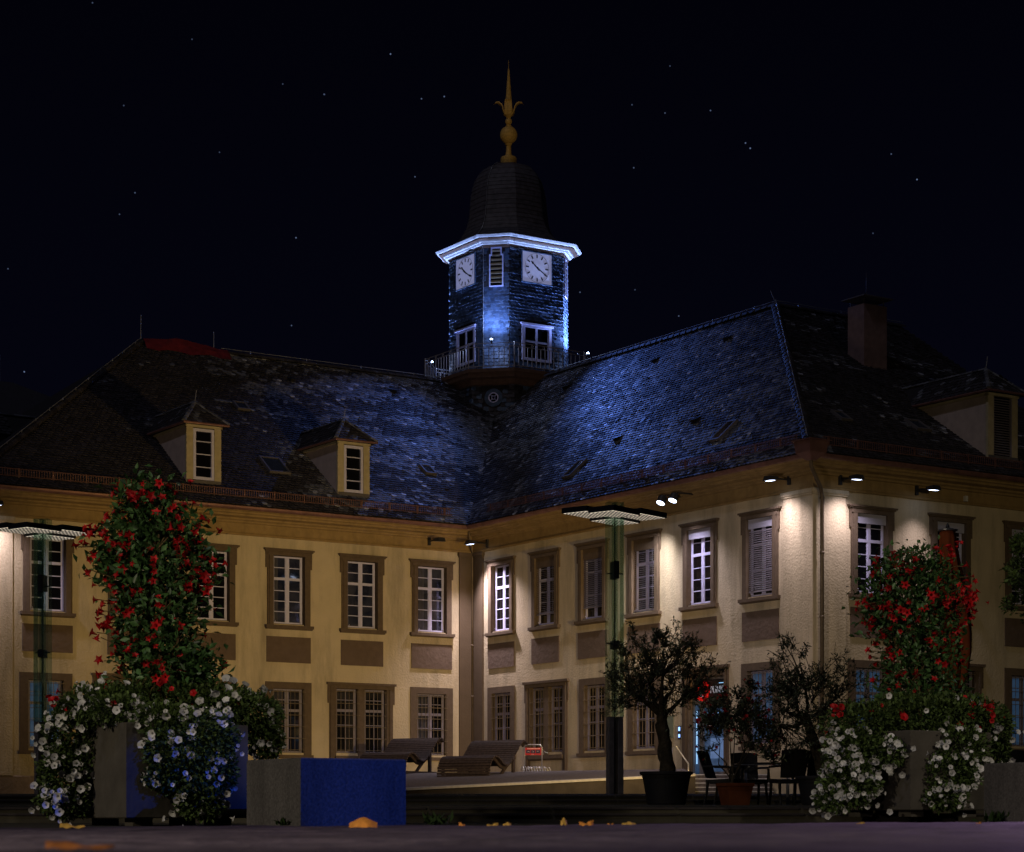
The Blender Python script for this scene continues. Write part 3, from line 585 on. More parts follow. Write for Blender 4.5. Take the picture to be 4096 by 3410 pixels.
# dormers
def dormer(w,tc,nb,hw=.70,louvre=False,zt=12.86):
    fr=FRM[w]; s=SL[w]; zb=ZR+s*(.6-nb); nk=.6-(zt-ZR)/s; P=fr.P
    mb=MB(); a,b=tc-hw,tc+hw
    for x,sg in ((a,1),(b,-1)):   # cheeks
        x2=x+sg*.05
        mb.add([P(x,nb-.06,zb),P(x,nb-.06,zt),P(x,nk,zt),P(x2,nb-.06,zb),P(x2,nb-.06,zt),P(x2,nk,zt)],[(0,1,2),(5,4,3),(0,3,4,1),(1,4,5,2)])
    d=part('dormer',mb,M['dwall'],hall)
    mb=MB()
    for x0,x1 in ((a-.02,a+.22),(b-.22,b+.02)): mb.fbox(fr,x0,x1,nb-.10,nb,zb+.02,zt-.10)
    mb.fbox(fr,a-.06,b+.06,nb-.10,nb+.03,zt-.10,zt+.02)
    for x0,x1 in ((a-.06,a-.001),(b+.001,b+.06)): mb.add([P(x0,nb+.03,zt-.10),P(x1,nb+.03,zt-.10),P(x1,nk-.1,zt-.10),P(x0,nk-.1,zt-.10),P(x0,nb+.03,zt+.02),P(x1,nb+.03,zt+.02),P(x1,nk-.1,zt+.02),P(x0,nk-.1,zt+.02)],[(3,2,1,0),(4,5,6,7),(0,1,5,4),(1,2,6,5),(2,3,7,6),(3,0,4,7)])
    part('dormer_frame',mb,M['dtrim'],d)
    mb=MB(); mb.fbox(fr,a-.0,b+.0,nb-.1,nb+.035,zb-.12,zb+.14); part('dormer_flashing',mb,M['lead'],d)
    wa,wb,w0,w1=a+.23,b-.23,zb+.16,zt-.13
    if louvre:
        mb=MB(); z=w1-.02
        while z>w0: mb.add([P(wa,nb-.09,z),P(wb,nb-.09,z),P(wb,nb-.03,z-.06),P(wa,nb-.03,z-.06)],[(0,3,2,1)]); z-=.075
        for x0,x1 in ((wa-.02,wa+.03),(wb-.03,wb+.02)): mb.fbox(fr,x0,x1,nb-.08,nb-.01,w0,w1)
        part('shutter',mb,M['blind'],d)
    else:
        mb=MB(); q=.095
        for x0,x1,c,e in ((wa,wa+q,w0,w1),(wb-q,wb,w0,w1),(wa+q,wb-q,w0,w0+q),(wa+q,wb-q,w1-q,w1)): mb.fbox(fr,x0,x1,nb-.08,nb-.01,c,e)
        for k in (1,2,3): z=w0+(w1-w0)*k/4; mb.fbox(fr,wa+q,wb-q,nb-.07,nb-.025,z-.014,z+.014)
        part('window',mb,M['white'],d)
    mb=MB(); mb.fbox(fr,wa,wb,nb-.10,nb-.085,w0,w1); part('pane',mb,M['glass'],d)
    # little hipped roof with tiles as steps
    e=.20; zr=zt+.84; nap=nb-.72; nb2=.6-(zr-ZR)/s-.1; z0=zt+.02; ne=.6-(z0-ZR)/s-.1
    mb=MB(); pts=[P(a-e,nb+e,z0),P(b+e,nb+e,z0),P(b+e,ne,z0),P(tc,nb2,zr),P(a-e,ne,z0),P(tc,nap,zr)]
    mb.add(pts,[(0,1,5),(1,2,3,5),(4,0,5,3)]); mb.add([P(a-e,nb+e,z0-.04),P(b+e,nb+e,z0-.04),P(b+e,nb+e,z0),P(a-e,nb+e,z0)],[(0,1,2,3)]); mb.add([P(a-e,ne,z0-.04),P(a-e,nb+e,z0-.04),P(b+e,nb+e,z0-.04),P(b+e,ne,z0-.04)],[(0,3,2,1)])
    r=part('dormer_roof',mb,M['roofbase'],d)
    # tiles on the three slopes
    G=[]
    for A_,B_,Cp,Dp in ((pts[0],pts[1],pts[5],pts[5]),(pts[1],pts[2],pts[3],pts[5]),(pts[4],pts[0],pts[5],pts[3])):
        A_,B_,Cp,Dp=map(np.array,(A_,B_,Cp,Dp)); e1=(B_-A_);Lw=np.linalg.norm(e1);e1/=Lw; e2=(Dp-A_)-((Dp-A_)@e1)*e1; Ls=np.linalg.norm(e2); e2/=Ls; e3=np.cross(e1,e2)
        poly=[(0,0),(Lw,0),((Cp-A_)@e1,(Cp-A_)@e2),((Dp-A_)@e1,(Dp-A_)@e2)]; X=[];Y=[]
        for rr in range(int(Ls/.165)+1): x=np.arange(0,Lw,.19)+(.095 if rr%2 else 0); X.append(x);Y.append(np.full(len(x),rr*.165))
        X=np.concatenate(X);Y=np.concatenate(Y);k=inside(poly,X,Y+.05);X=X[k];Y=Y[k];N=len(X)
        if N==0: continue
        hw_=.092;arc=[(hw_,.05),(hw_*.6,0),(0,-.014),(-hw_*.6,0),(-hw_,.05)]
        tv=np.array([(-hw_,.22,0),(hw_,.22,0)]+[(x,y,.03) for x,y in arc]+[(x,y,.014) for x,y in arc]); R=np.repeat(np.stack([e1,e2,e3],axis=1)[None],N,0)
        V=inst(tv,A_+X[:,None]*e1+Y[:,None]*e2+e3*.01,R,np.ones(N)); mi=(rng.random(N)<.12).astype(int)
        G+= [(V,inst_faces([(0,1,2,3,4,5,6)],12,N)[:,::-1],mi),(V,inst_faces([(2+i,3+i,8+i,7+i) for i in range(4)],12,N),np.repeat(mi,4))]
    part('roof_tiles',G,TM,d)
    mb=MB(); caps(np.array(pts[0])+[0,0,.04],np.array(pts[5])+[0,0,.04],.07,.22,mb=mb); caps(np.array(pts[1])+[0,0,.04],np.array(pts[5])+[0,0,.04],.07,.22,mb=mb); caps(np.array(pts[5])+[0,0,.03],np.array(pts[3])+[0,0,.03],.07,.25,mb=mb); part('ridge_tiles',mb,M['tileB'],d)
    mb=MB(); p=np.array(pts[5]); mb.tube([p,p+[.06,0,.42]],.012,5); part('lightning_rod',mb,M['wire'],d)
    mb=MB(); g=np.array(P(a-e,nb+e+.04,z0-.02)); g2=np.array(P(b+e,nb+e+.04,z0-.02)); g3=np.array(P(a-e-.04,ne+.2,z0-.02)); mb.tube([g3,g,g2],.04,6); part('gutter',mb,M['copper'],d)
ta=lambda fr,u,off: fr.T(u,off)
dormer('A',(FA.T(748,-.43)+FA.T(882.6,-.43))/2,-.43,hw=(FA.T(882.6,-.43)-FA.T(748,-.43))/2)
dormer('A',(FA.T(1353,-.52)+FA.T(1476.5,-.52))/2,-.52,hw=(FA.T(1476.5,-.52)-FA.T(1353,-.52))/2)
dormer('C',(FC.T(3954,-.39)+FC.T(4069,-.39))/2,-.39,hw=(FC.T(4069,-.39)-FC.T(3954,-.39))/2,louvre=True)
FRM['L']=FL; SL['L']=.725
dormer('L',-6.7,-.43,hw=.66)
# ================================================================ CLOCK TOWER
TC=I+UA*7.62+UB*9.4
tower=thing('clock_tower','eight sided slate clock tower with railed balcony, bell shaped dome and gilt finial','tower',(TC[0],TC[1],14))
def oct_ring(h,c):
    g=c/math.sqrt(2); pts=[(-h,-(h-g)),(-(h-g),-h),(h-g,-h),(h,-(h-g)),(h,h-g),(h-g,h),(-(h-g),h),(-h,h-g)]
    return [TC+UA*a+UB*b for a,b in pts]
def tface(k,h,c):   # face k between ring points k and k+1, as a facade frame centred on the face
    r=oct_ring(h,c); a,b=r[k],r[(k+1)%8]; d=(b-a)/np.linalg.norm(b-a); return Fr((a+b)/2,d,np.array([d[1],-d[0]])),np.linalg.norm(b-a)
H0,C0=2.03,1.05
def slates(fr,wid,z0,z1,skip=(),row=.135):
    X=[];Z=[];r=0;z=z0
    while z<z1:
        x=np.arange(-wid/2+.02,wid/2,.19)+(.1*(r%2))+.03*math.sin(r*2.1); x=x[x<wid/2-.02]; X.append(x);Z.append(np.full(len(x),z)); z+=row;r+=1
    X=np.concatenate(X);Z=np.concatenate(Z)
    for a,b,c,d in skip:
        k=~((X>a-.1)&(X<b+.02)&(Z>c-.10)&(Z<d-.02)); X=X[k];Z=Z[k]
    N=len(X); hw=.105; lo=-np.minimum(hw,X+wid/2); hi=np.minimum(hw,wid/2-X)
    e1=np.array([*fr.d,0]);e2=np.array([0,0,1.]);e3=np.array([*fr.n,0]); o=np.array([*fr.o,0])
    sk=rng.normal(.035,.02,N); ln=.19; jl=rng.normal(.046,.009,N)
    def pt(x,z,n): return o+x[:,None]*e1+z[:,None]*e2+n[:,None]*e3
    one=np.ones(N); P0=[pt(X+lo,Z+ln,one*.004),pt(X+hi,Z+ln,one*.004),pt(X+hi,Z+rng.normal(0,.006,N),jl),pt(X+lo*.2,Z-.012,jl+.002),pt(X+lo,Z+sk,jl)]
    P1=[pt(X+hi,Z,jl-.034),pt(X+lo*.2,Z-.012,jl-.034),pt(X+lo,Z+sk,jl-.034)]
    V=np.stack(P0+P1,axis=1).reshape(-1,3); mi=(rng.random(N)<.35).astype(int)
    return [(V,inst_faces([(4,3,2,1,0)],8,N),mi),(V,inst_faces([(2,3,6,5),(3,4,7,6)],8,N),np.repeat(mi,2))]
ZB,ZT=17.86,22.80
mb=MB(); mb.prism(oct_ring(H0,C0),ZB-.1,ZT+.2); body=part('shaft',mb,M['roofbase'],tower)
G=[]
for k in range(8):
    fr,wd=tface(k,H0,C0)
    wide=k%2==1; skip=[(-.72,.72,18.20,19.78),(-.70,.70,21.38,22.64)] if wide else [(-.32,.32,21.12,22.70)]
    G+=slates(fr,wd,ZB,ZT,skip)
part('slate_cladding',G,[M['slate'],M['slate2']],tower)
mb=MB(); mb.prism(oct_ring(2.72,1.76),12.5,17.42); base=part('tower_base',mb,M['roofbase'],tower)
G=[]
for k in range(8):
    fr,wd=tface(k,2.72,1.76); G+=slates(fr,wd,14.0,17.42,[(-.36,.36,16.2,16.95)] if k==0 else [],row=.17)
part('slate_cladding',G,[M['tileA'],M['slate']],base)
# the narrow faces carry even numbers: 0 front, 2 right; wide faces 7 left, 1 right
def ring_loft(levels,mb,mi=0,cap=True):
    vs=[];
    for h,c,z in levels: vs+=[(*p,z) for p in oct_ring(h,c)]
    fs=[(i*8+k,i*8+(k+1)%8,(i+1)*8+(k+1)%8,(i+1)*8+k) for i in range(len(levels)-1) for k in range(8)]
    if cap: fs+=[tuple(range(8))[::-1],tuple((len(levels)-1)*8+k for k in range(8))]
    mb.add(vs,fs,mi)
# balcony
mb=MB(); ring_loft([(2.74,1.77,17.05),(2.80,1.78,17.10),(2.84,1.79,17.28),(2.98,1.85,17.34),(3.02,1.87,17.50),(3.06,1.88,17.52),(3.06,1.88,17.66),(2.0,1.0,17.68)],mb); part('balcony_floor',mb,M['brownwood'],tower)
mb=MB()
for k in range(8):
    fr,wd=tface(k,2.98,1.85)
    for z in (17.76,18.52,18.66): mb.fbox(fr,-wd/2,wd/2,-.012,.012,z-.012,z+.012)
    mb.fbox(fr,-wd/2-.02,-wd/2+.02,-.02,.02,17.62,18.70)
    n=int(wd/.20)
    for i in range(1,n):
        x=-wd/2+wd*i/n; mb.fbox(fr,x-.014,x+.014,-.010,.010,17.76,18.50)
    m_=max(3,int(wd/.48))
    for i in range(m_):
        x=-wd/2+wd*(i+.5)/m_
        for zc in (18.59,17.70):
            pts=[fr.P(x+.05*math.cos(a),0,zc+.05*math.sin(a)) for a in np.linspace(0,2*PI,9)]; mb.tube(pts,.009,4,cap=False)
part('railing',mb,M['iron'],tower)
# cornice under the dome
mb=MB(); ring_loft([(H0-.02,C0,22.68),(H0+.05,C0+.02,22.70),(H0+.06,C0+.03,22.79)],mb,1); ring_loft([(H0+.06,C0+.03,22.792),(H0+.15,C0+.07,22.80),(H0+.17,C0+.08,22.86),(H0+.23,C0+.11,22.87),(H0+.24,C0+.12,22.92)],mb); ring_loft([(H0+.24,C0+.12,22.922),(H0+.38,C0+.19,22.94),(H0+.385,C0+.195,22.99)],mb,1)
ring_loft([(H0+.385,C0+.195,22.992),(H0+.46,C0+.24,23.00),(H0+.50,C0+.26,23.06),(H0+.51,C0+.27,23.08)],mb); part('cornice',mb,[M['tcorn'],M['brownwood']],tower)
# dome (rounded octagon)
prof=[(2.50,23.081),(2.38,23.15),(2.15,23.36),(1.90,23.60),(1.72,23.95),(1.62,24.30),(1.56,24.85),(1.52,25.3),(1.46,25.62),(1.36,25.95),(1.20,26.22),(1.02,26.42),(.80,26.54),(.45,26.61),(.3,26.62)]
mb=MB(); seg=64; vs=[];fs=[]
PR=[]
for i in range(len(prof)-1):
    r0,z0=prof[i];r1,z1=prof[i+1]; n=max(1,int(math.hypot(r1-r0,z1-z0)/.16))
    for j in range(n): f_=j/n; PR+= [(r0+(r1-r0)*f_+.016,z0+(z1-z0)*f_),(r0+(r1-r0)*(j+.96)/n,z0+(z1-z0)*(j+.96)/n)]
PR.append(prof[-1])
for r,z in PR:
    for k in range(seg):
        a=2*PI*k/seg; sect=(a+PI/8)%(PI/4)-PI/8; oc=r/math.cos(sect)*math.cos(PI/8)*1.04 ; rr=r*.35+oc*.65
        vs.append((TC[0]+rr*math.cos(a+TH),TC[1]+rr*math.sin(a+TH),z))
fs=[(i*seg+k,i*seg+(k+1)%seg,(i+1)*seg+(k+1)%seg,(i+1)*seg+k) for i in range(len(PR)-1) for k in range(seg)]+[tuple((len(PR)-1)*seg+k for k in range(seg))]
mb.add(vs,fs); part('dome',mb,M['dome'],tower)
mb=MB(); a=math.radians(237); pts=[(TC[0]+(r*1.03+.02)*math.cos(a),TC[1]+(r*1.03+.02)*math.sin(a),z+.02) for r,z in prof[1:]]; fr,wd=tface(7,H0,C0); 
mb.tube(pts[::-1],.012,5); e=oct_ring(H0+.05,C0)[0]; mb.tube([(e[0]-.1,e[1]-.05,22.9),(e[0],e[1],22.6),(e[0],e[1],17.8)],.013,5); part('lightning_wire',mb,M['wire'],tower)
# finial
x,y=TC; mb=MB()
mb.lathe((x,y,0),[(.33,26.58),(.33,26.93),(.31,26.98),(.16,27.0),(.13,27.1),(.10,27.3),(.10,27.45),(.15,27.52),(.15,27.55),(.10,27.57)],20)
mb.lathe((x,y,0),[(max(.36*math.sin(a),.01),27.90-.36*math.cos(a)) for a in np.linspace(.25,PI-.25,14)],24)
mb.lathe((x,y,0),[(.07,28.22),(.11,28.26),(.11,28.30),(.07,28.32)],16); mb.lathe((x,y,0),[(max(.145*math.sin(a),.01),28.45-.14*math.cos(a)) for a in np.linspace(.3,PI-.3,9)],20)
mb.lathe((x,y,0),[(.07,28.57),(.10,28.60),(.10,28.64),(.08,28.66)],16); mb.lathe((x,y,0),[(.10,28.64),(.19,28.72),(.21,28.85),(.17,29.0),(.14,29.1)],16)
mb.lathe((x,y,0),[(.145,29.1),(.13,29.3),(.03,30.62),(.012,30.64),(.012,30.95),(.003,30.97)],12)
fin=part('finial',mb,M['gold'],tower,smooth=False)
def petal(ang,cl=False):
    mb=MB(); d=np.array([math.cos(ang),math.sin(ang)]); s=np.array([-d[1],d[0]])
    pr=[(.17,28.70,.16),(.24,28.85,.19),(.27,29.0,.18),(.33,29.12,.15),(.44,29.20,.11),(.56,29.19,.08),(.62,29.12,.03)] if not cl else [(.17,28.70,.16),(.23,28.85,.19),(.22,29.0,.19),(.20,29.15,.19),(.22,29.27,.17),(.25,29.29,.10)]
    vs=[]
    for r,z,w in pr:
        for sg,dz in ((-1,0),(1,0),(1,.045),(-1,.045)): p=TC+d*(r-(.03 if dz else 0))+s*sg*w*.8; vs.append((p[0],p[1],z+dz))
    n=len(pr); fs=[(4*i+j,4*i+4+j,4*i+4+(j+1)%4,4*i+(j+1)%4) for i in range(n-1) for j in range(4)]+[(0,1,2,3),(4*n-1,4*n-2,4*n-3,4*n-4)]
    mb.add(vs,fs); return mb
for a in (PI*1.02,-.03): part('petal',petal(a),M['gold'],fin)
for a in (PI*1.47,PI*.52): part('petal',petal(a,True),M['gold'],fin)
# clocks (twenty past ten), balcony windows, bell louvres
def disc(fr,t,n,z,r,mb,k=24): mb.add([fr.P(t+r*math.cos(2*PI*i/k),n,z+r*math.sin(2*PI*i/k)) for i in range(k)],[tuple(range(k))])
def bar(fr,mb,cx,cz,ang,r0,r1,w0,w1,n0,n1):
    s,c=math.sin(ang),math.cos(ang); q=lambda r,w:(cx+s*r+c*w,cz+c*r-s*w); pts=[q(r0,-w0),q(r0,w0),q(r1,w1),q(r1,-w1)]
    mb.hexa([fr.P(*p[:1],n0,p[1]) for p in pts]+[fr.P(p[0],n1,p[1]) for p in pts])
for k in (7,1,3,5):
    fr,wd=tface(k,H0,C0); cz=22.0
    mb=MB(); mb.fbox(fr,-.70,.70,0,.06,21.40,22.60); mb2=mb; ck=part('clock',mb,M['clock'],tower)
    mb=MB(); 
    for a_,b_,c_,d_ in ((-.74,-.70,21.36,22.64),(.70,.74,21.36,22.64),(-.70,.70,21.36,21.40),(-.70,.70,22.60,22.64)): mb.fbox(fr,a_,b_,0,.075,c_,d_)
    part('clock_frame',mb,M['slate'],ck)
    mb=MB()
    for h in range(12):
        a_=2*PI*h/12; bar(fr,mb,0,cz,a_,.40,.54,.026,.030,.061,.068)
    pts=[fr.P(.575*math.cos(a_),.062,cz+.575*math.sin(a_)) for a_ in np.linspace(0,2*PI,41)]; mb.tube(pts,.007,4,cap=False)
    part('hour_marks',mb,M['black'],ck)
    mb=MB(); bar(fr,mb,0,cz,math.radians(310),-.14,.30,.030,.022,.075,.085); bar(fr,mb,0,cz,math.radians(310),.26,.40,.055,.004,.075,.085); part('hour_hand',mb,M['black'],ck)
    mb=MB(); bar(fr,mb,0,cz,math.radians(122),-.16,.48,.028,.018,.090,.10); bar(fr,mb,0,cz,math.radians(122),.40,.56,.042,.004,.090,.10); disc(fr,0,.102,cz,.045,mb,12); part('minute_hand',mb,M['black'],ck)
    mb=MB(); 
    for x0,x1,z0,z1 in ((-.71,-.60,18.26,19.68),(.60,.71,18.26,19.68),(-.60,.60,18.26,18.36),(-.60,.60,19.58,19.68)): mb.fbox(fr,x0,x1,0,.06,z0,z1)
    mb.fbox(fr,-.78,.78,0,.11,19.68,19.75)
    for x0,x1,z0,z1 in ((-.045,.045,18.36,19.58),(-.60,-.045,18.98,19.06),(.045,.60,18.98,19.06),(-.60,-.55,18.36,18.98),(.55,.60,18.36,18.98),(-.6,-.55,19.06,19.58),(.55,.6,19.06,19.58)): mb.fbox(fr,x0,x1,0,.04,z0,z1)
    wn=part('window',mb,M['white'],tower); mb=MB(); mb.fbox(fr,-.60,.60,.0,.012,18.36,19.58); part('pane',mb,M['glass'],wn)
for k in (0,2,4,6):
    fr,wd=tface(k,H0,C0); mb=MB()
    for x0,x1,z0,z1 in ((-.29,-.24,21.16,22.36),(.24,.29,21.16,22.36),(-.29,.29,21.12,21.16),(-.22,-.17,22.36,22.64),(.17,.22,22.36,22.64),(-.22,.22,22.64,22.69),(-.29,-.22,22.36,22.41),(.22,.29,22.36,22.41)): mb.fbox(fr,x0,x1,0,.06,z0,z1)
    lv=part('bell_louvre',mb,M['white'],tower)
    mb=MB(); z=22.60; j=0
    while z>21.2:
        w_=.17 if z>22.38 else .24; mb.add([fr.P(-w_,.01,z),fr.P(w_,.01,z),fr.P(w_,.055,z-.085),fr.P(-w_,.055,z-.085),fr.P(-w_,.01,z-.02),fr.P(w_,.01,z-.02),fr.P(w_,.055,z-.105),fr.P(-w_,.055,z-.105)],[(3,2,1,0),(4,5,6,7),(2,3,7,6)]); z-=.175; j+=1
    part('slat',mb,M['dtrim'],lv)
    mb=MB(); mb.fbox(fr,-.24,.24,.0,.008,21.16,22.62); part('backing',mb,M['black'],lv)
# round window of the base
fr,wd=tface(0,2.72,1.76); zc=16.57; xc=.02; mb=MB()
def ringm(fr,xc,zc,r0,r1,n0,n1,mb,k=28):
    vs=[]; 
    for r,n in ((r0,n1),(r1,n1),(r1,n0),(r0,n0)): vs+=[fr.P(xc+r*math.cos(2*PI*i/k),n,zc+r*math.sin(2*PI*i/k)) for i in range(k)]
    mb.add(vs,[(j*k+i,j*k+(i+1)%k,((j+1)%4)*k+(i+1)%k,((j+1)%4)*k+i) for j in range(4) for i in range(k)])
ringm(fr,xc,zc,.165,.205,0,.06,mb)
for x0,x1,z0,z1 in ((-.075,-.05,-.075,.075),(.05,.075,-.075,.075),(-.05,.05,-.075,-.05),(-.05,.05,.05,.075)): mb.fbox(fr,xc+x0,xc+x1,.01,.05,zc+z0,zc+z1)
for a in (45,135,225,315): bar(fr,mb,xc,zc,math.radians(a),.095,.17,.010,.010,.01,.045)
rw=part('round_window',mb,M['white'],tower); mb=MB(); disc(fr,xc,.03,zc,.17,mb); part('pane',mb,M['glass'],rw)
mb=MB(); ringm(fr,xc,zc,.21,.36,0,.05,mb); part('window_surround',mb,M['slate'],rw)

# ================================================================ LAMPS WITH THEIR LIGHTS
def light(kind,name,loc,energy,color,tgt=None,size=math.radians(60),blend=.5,radius=.05,parent=None,cone_scale=None):
    l=bpy.data.lights.new(name,kind); l.energy=energy; l.color=color; l.shadow_soft_size=radius
    if kind=='SPOT': l.spot_size=size; l.spot_blend=blend
    o=bpy.data.objects.new(name,l); COL.objects.link(o); o.location=loc
    if tgt is not None:
        d=np.array(tgt,float)-np.array(loc,float); import mathutils
        o.rotation_euler=mathutils.Vector(d).to_track_quat('-Z','Y').to_euler()
    return o
FLC=(1.0,.84,.93)
def floodlight(fr,t,label,lit=True,long_=True,n=.76,z=9.50,aim=None,energy=260,size=130,name='wall_floodlight'):
    p=fr.P(t,n,z); e=thing(name,label,'floodlight',(p[0],p[1],z),group='floodlights under the eaves')
    mb=MB(); mb.fbox(fr,t-.05,t+.05,.02,.10,z-.12,z+.16); mb.tube([fr.P(t,.08,z+.02),fr.P(t,n-.15,z+.02)],.025,6); part('bracket',mb,M['dark'],e)
    mb=MB(); L=.26
    vs=[fr.P(t-L*.6,n-.16,z-.04),fr.P(t+L*.6,n-.16,z-.04),fr.P(t+L*.6,n+.16,z-.07),fr.P(t-L*.6,n+.16,z-.07),fr.P(t-L*.6,n-.16,z+.05),fr.P(t+L*.6,n-.16,z+.05),fr.P(t+L*.5,n+.12,z+.07),fr.P(t-L*.5,n+.12,z+.07)]
    mb.hexa(vs); part('housing',mb,M['dark'],e)
    mb=MB(); mb.add([fr.P(t-.11,n-.11,z-.05),fr.P(t+.11,n-.11,z-.05),fr.P(t+.11,n+.11,z-.075),fr.P(t-.11,n+.11,z-.075)],[(0,3,2,1)]); part('lens',mb,M['bulb'] if lit else M['metal'],e)
    if lit:
        light('SPOT','floodlight_beam',fr.P(t,n-.02,z-.10),energy,FLC,fr.P(*(aim or (t,.05,0))),math.radians(size),1.0,.12)
    return e
floodlight(FA,-1.85,'unlit grey floodlight under the cornice left of the inner corner',lit=False,z=9.55)
floodlight(FB,1.02,'lit floodlight under the cornice just right of the inner corner',aim=(3.3,.60,0),energy=2100,size=98)
floodlight(FB,17.05,'lit floodlight left of the rain head at the outer corner',aim=(16.3,.5,0),energy=400,size=128,z=9.60)
floodlight(FC,.95,'lit floodlight right of the rain head at the outer corner',aim=(1.3,.5,0),energy=290,size=128,z=9.55)
floodlight(FC,3.92,'single lit floodlight between the first two windows right of the outer corner',aim=(3.6,.35,0),energy=170,size=92,z=9.50)
floodlight(FA,-17.6,'lit floodlight over the left end of the long facade',aim=(-16.6,.5,0),energy=430,size=124,z=9.55)
# pair of round stage lamps
for t,lab,en,col,aim in ((11.95,'left of a pair of round lit spotlights under the eaves',1500,(.95,.88,.92),(6.4,.9,0)),(12.55,'right of a pair of round lit spotlights under the eaves',620,(.90,.80,.95),(14.0,.5,0))):
    z=9.62; p=FB.P(t,.75,z); e=thing('round_spotlight',lab,'spotlight',(p[0],p[1],z),group='pair of round spotlights'); fr=FB
    mb=MB(); mb.fbox(fr,t+.10,t+.16,.02,.7,z+.12,z+.16); mb.tube([fr.P(t+.13,.70,z+.15),fr.P(t+.13,.75,z-.02)],.02,5); part('bracket',mb,M['dark'],e)
    ax=np.array([*(fr.n*.45+fr.d*.05),-.9]); ax/=np.linalg.norm(ax); c=np.array(p); mb=MB(); mb.tube([c-ax*.16,c-ax*.10,c+ax*.10],[.06,.13,.14],16); part('housing',mb,M['dark'],e)
    mb=MB(); mb.tube([c+ax*.102,c+ax*.108],[.125,.125],20); part('lens',mb,M['bulb'],e)
    light('SPOT','spotlight_beam',tuple(c+ax*.16),en,col,fr.P(*aim),math.radians(84 if t<12.2 else 96),1.0,.12)
e=part('camera_box',(lambda q:(q.fbox(FC,5.84,5.94,.03,.13,9.36,9.52),q)[1])(MB()),M['tcorn']); tag(e,'small pale box fixed to the frieze above the right wing windows','junction box')
# balcony lamps of the tower
BL=(.31,.46,1.0)
def balcony_lamp(k,label,t=0,z=18.72):
    fr,wd=tface(k,2.98,1.85); p=np.array(fr.P(t,0,z)); e=thing('balcony_lamp',label,'lamp',tuple(p),group='lamps on the tower balcony')
    mb=MB(); mb.tube([p+[0,0,-.06],p+[0,0,.02]],.035,8); mb.lathe(tuple(p+[0,0,.02]),[(.05,0),(.07,.02),(.07,.05)],12); part('housing',mb,M['dark'],e)
    mb=MB(); mb.lathe(tuple(p+[0,0,.07]),[(.055,0),(.05,.03),(.03,.055),(.005,.06)],12); part('lens',mb,M['bulb2'],e); return fr,p
frF,pF=balcony_lamp(0,'bright lamp on the railing in front of the narrow tower face'); frR,pR=balcony_lamp(2,'bright lamp on the right end of the tower railing'); frL,pL=balcony_lamp(6,'bright lamp at the left tip of the tower railing',t=-.3)
def inward(fr,p,z,d): q=p[:2]-fr.n*d; return (q[0],q[1],z)
for fr,p,en in ((frF,pF,620),(frR,pR,2100),(frL,pL,1900)):
    light('SPOT','balcony_uplight',tuple(p+[0,0,.16]),en,BL,inward(fr,p,p[2]+3.2,1.0),math.radians(116 if fr is frF else 150),.8,.04)
    light('POINT','balcony_glow',tuple(p+[0,0,.20]),42,(.40,.54,1),radius=.04)
# added unseen floods under the tower cornice, put there to light the roofs
def added_roof_flood(k,t,tgt,label,en,size):
    fr,wd=tface(k,H0,C0); p=np.array(fr.P(t,.42,22.58)); e=thing('added_roof_floodlight',label,'floodlight',tuple(p),group='added floodlights under the tower cornice')
    mb=MB(); mb.fbox(fr,t-.07,t+.07,.36,.46,22.56,22.64); mb.fbox(fr,t-.015,t+.015,.0,.36,22.59,22.62); part('housing',mb,M['dark'],e)
    light('SPOT','added_roof_beam',tuple(p-np.array([0,0,.08])),en,(.12,.26,1.0),tgt,math.radians(size),1.0,.05)
added_roof_flood(7,.95,RP('A',-1.6,5.2),'small dark added floodlight under the tower cornice on the left wide face',1700,52)
added_roof_flood(1,-.95,RP('B',5.2,5.3),'small dark added floodlight under the tower cornice on the right wide face',3300,50)

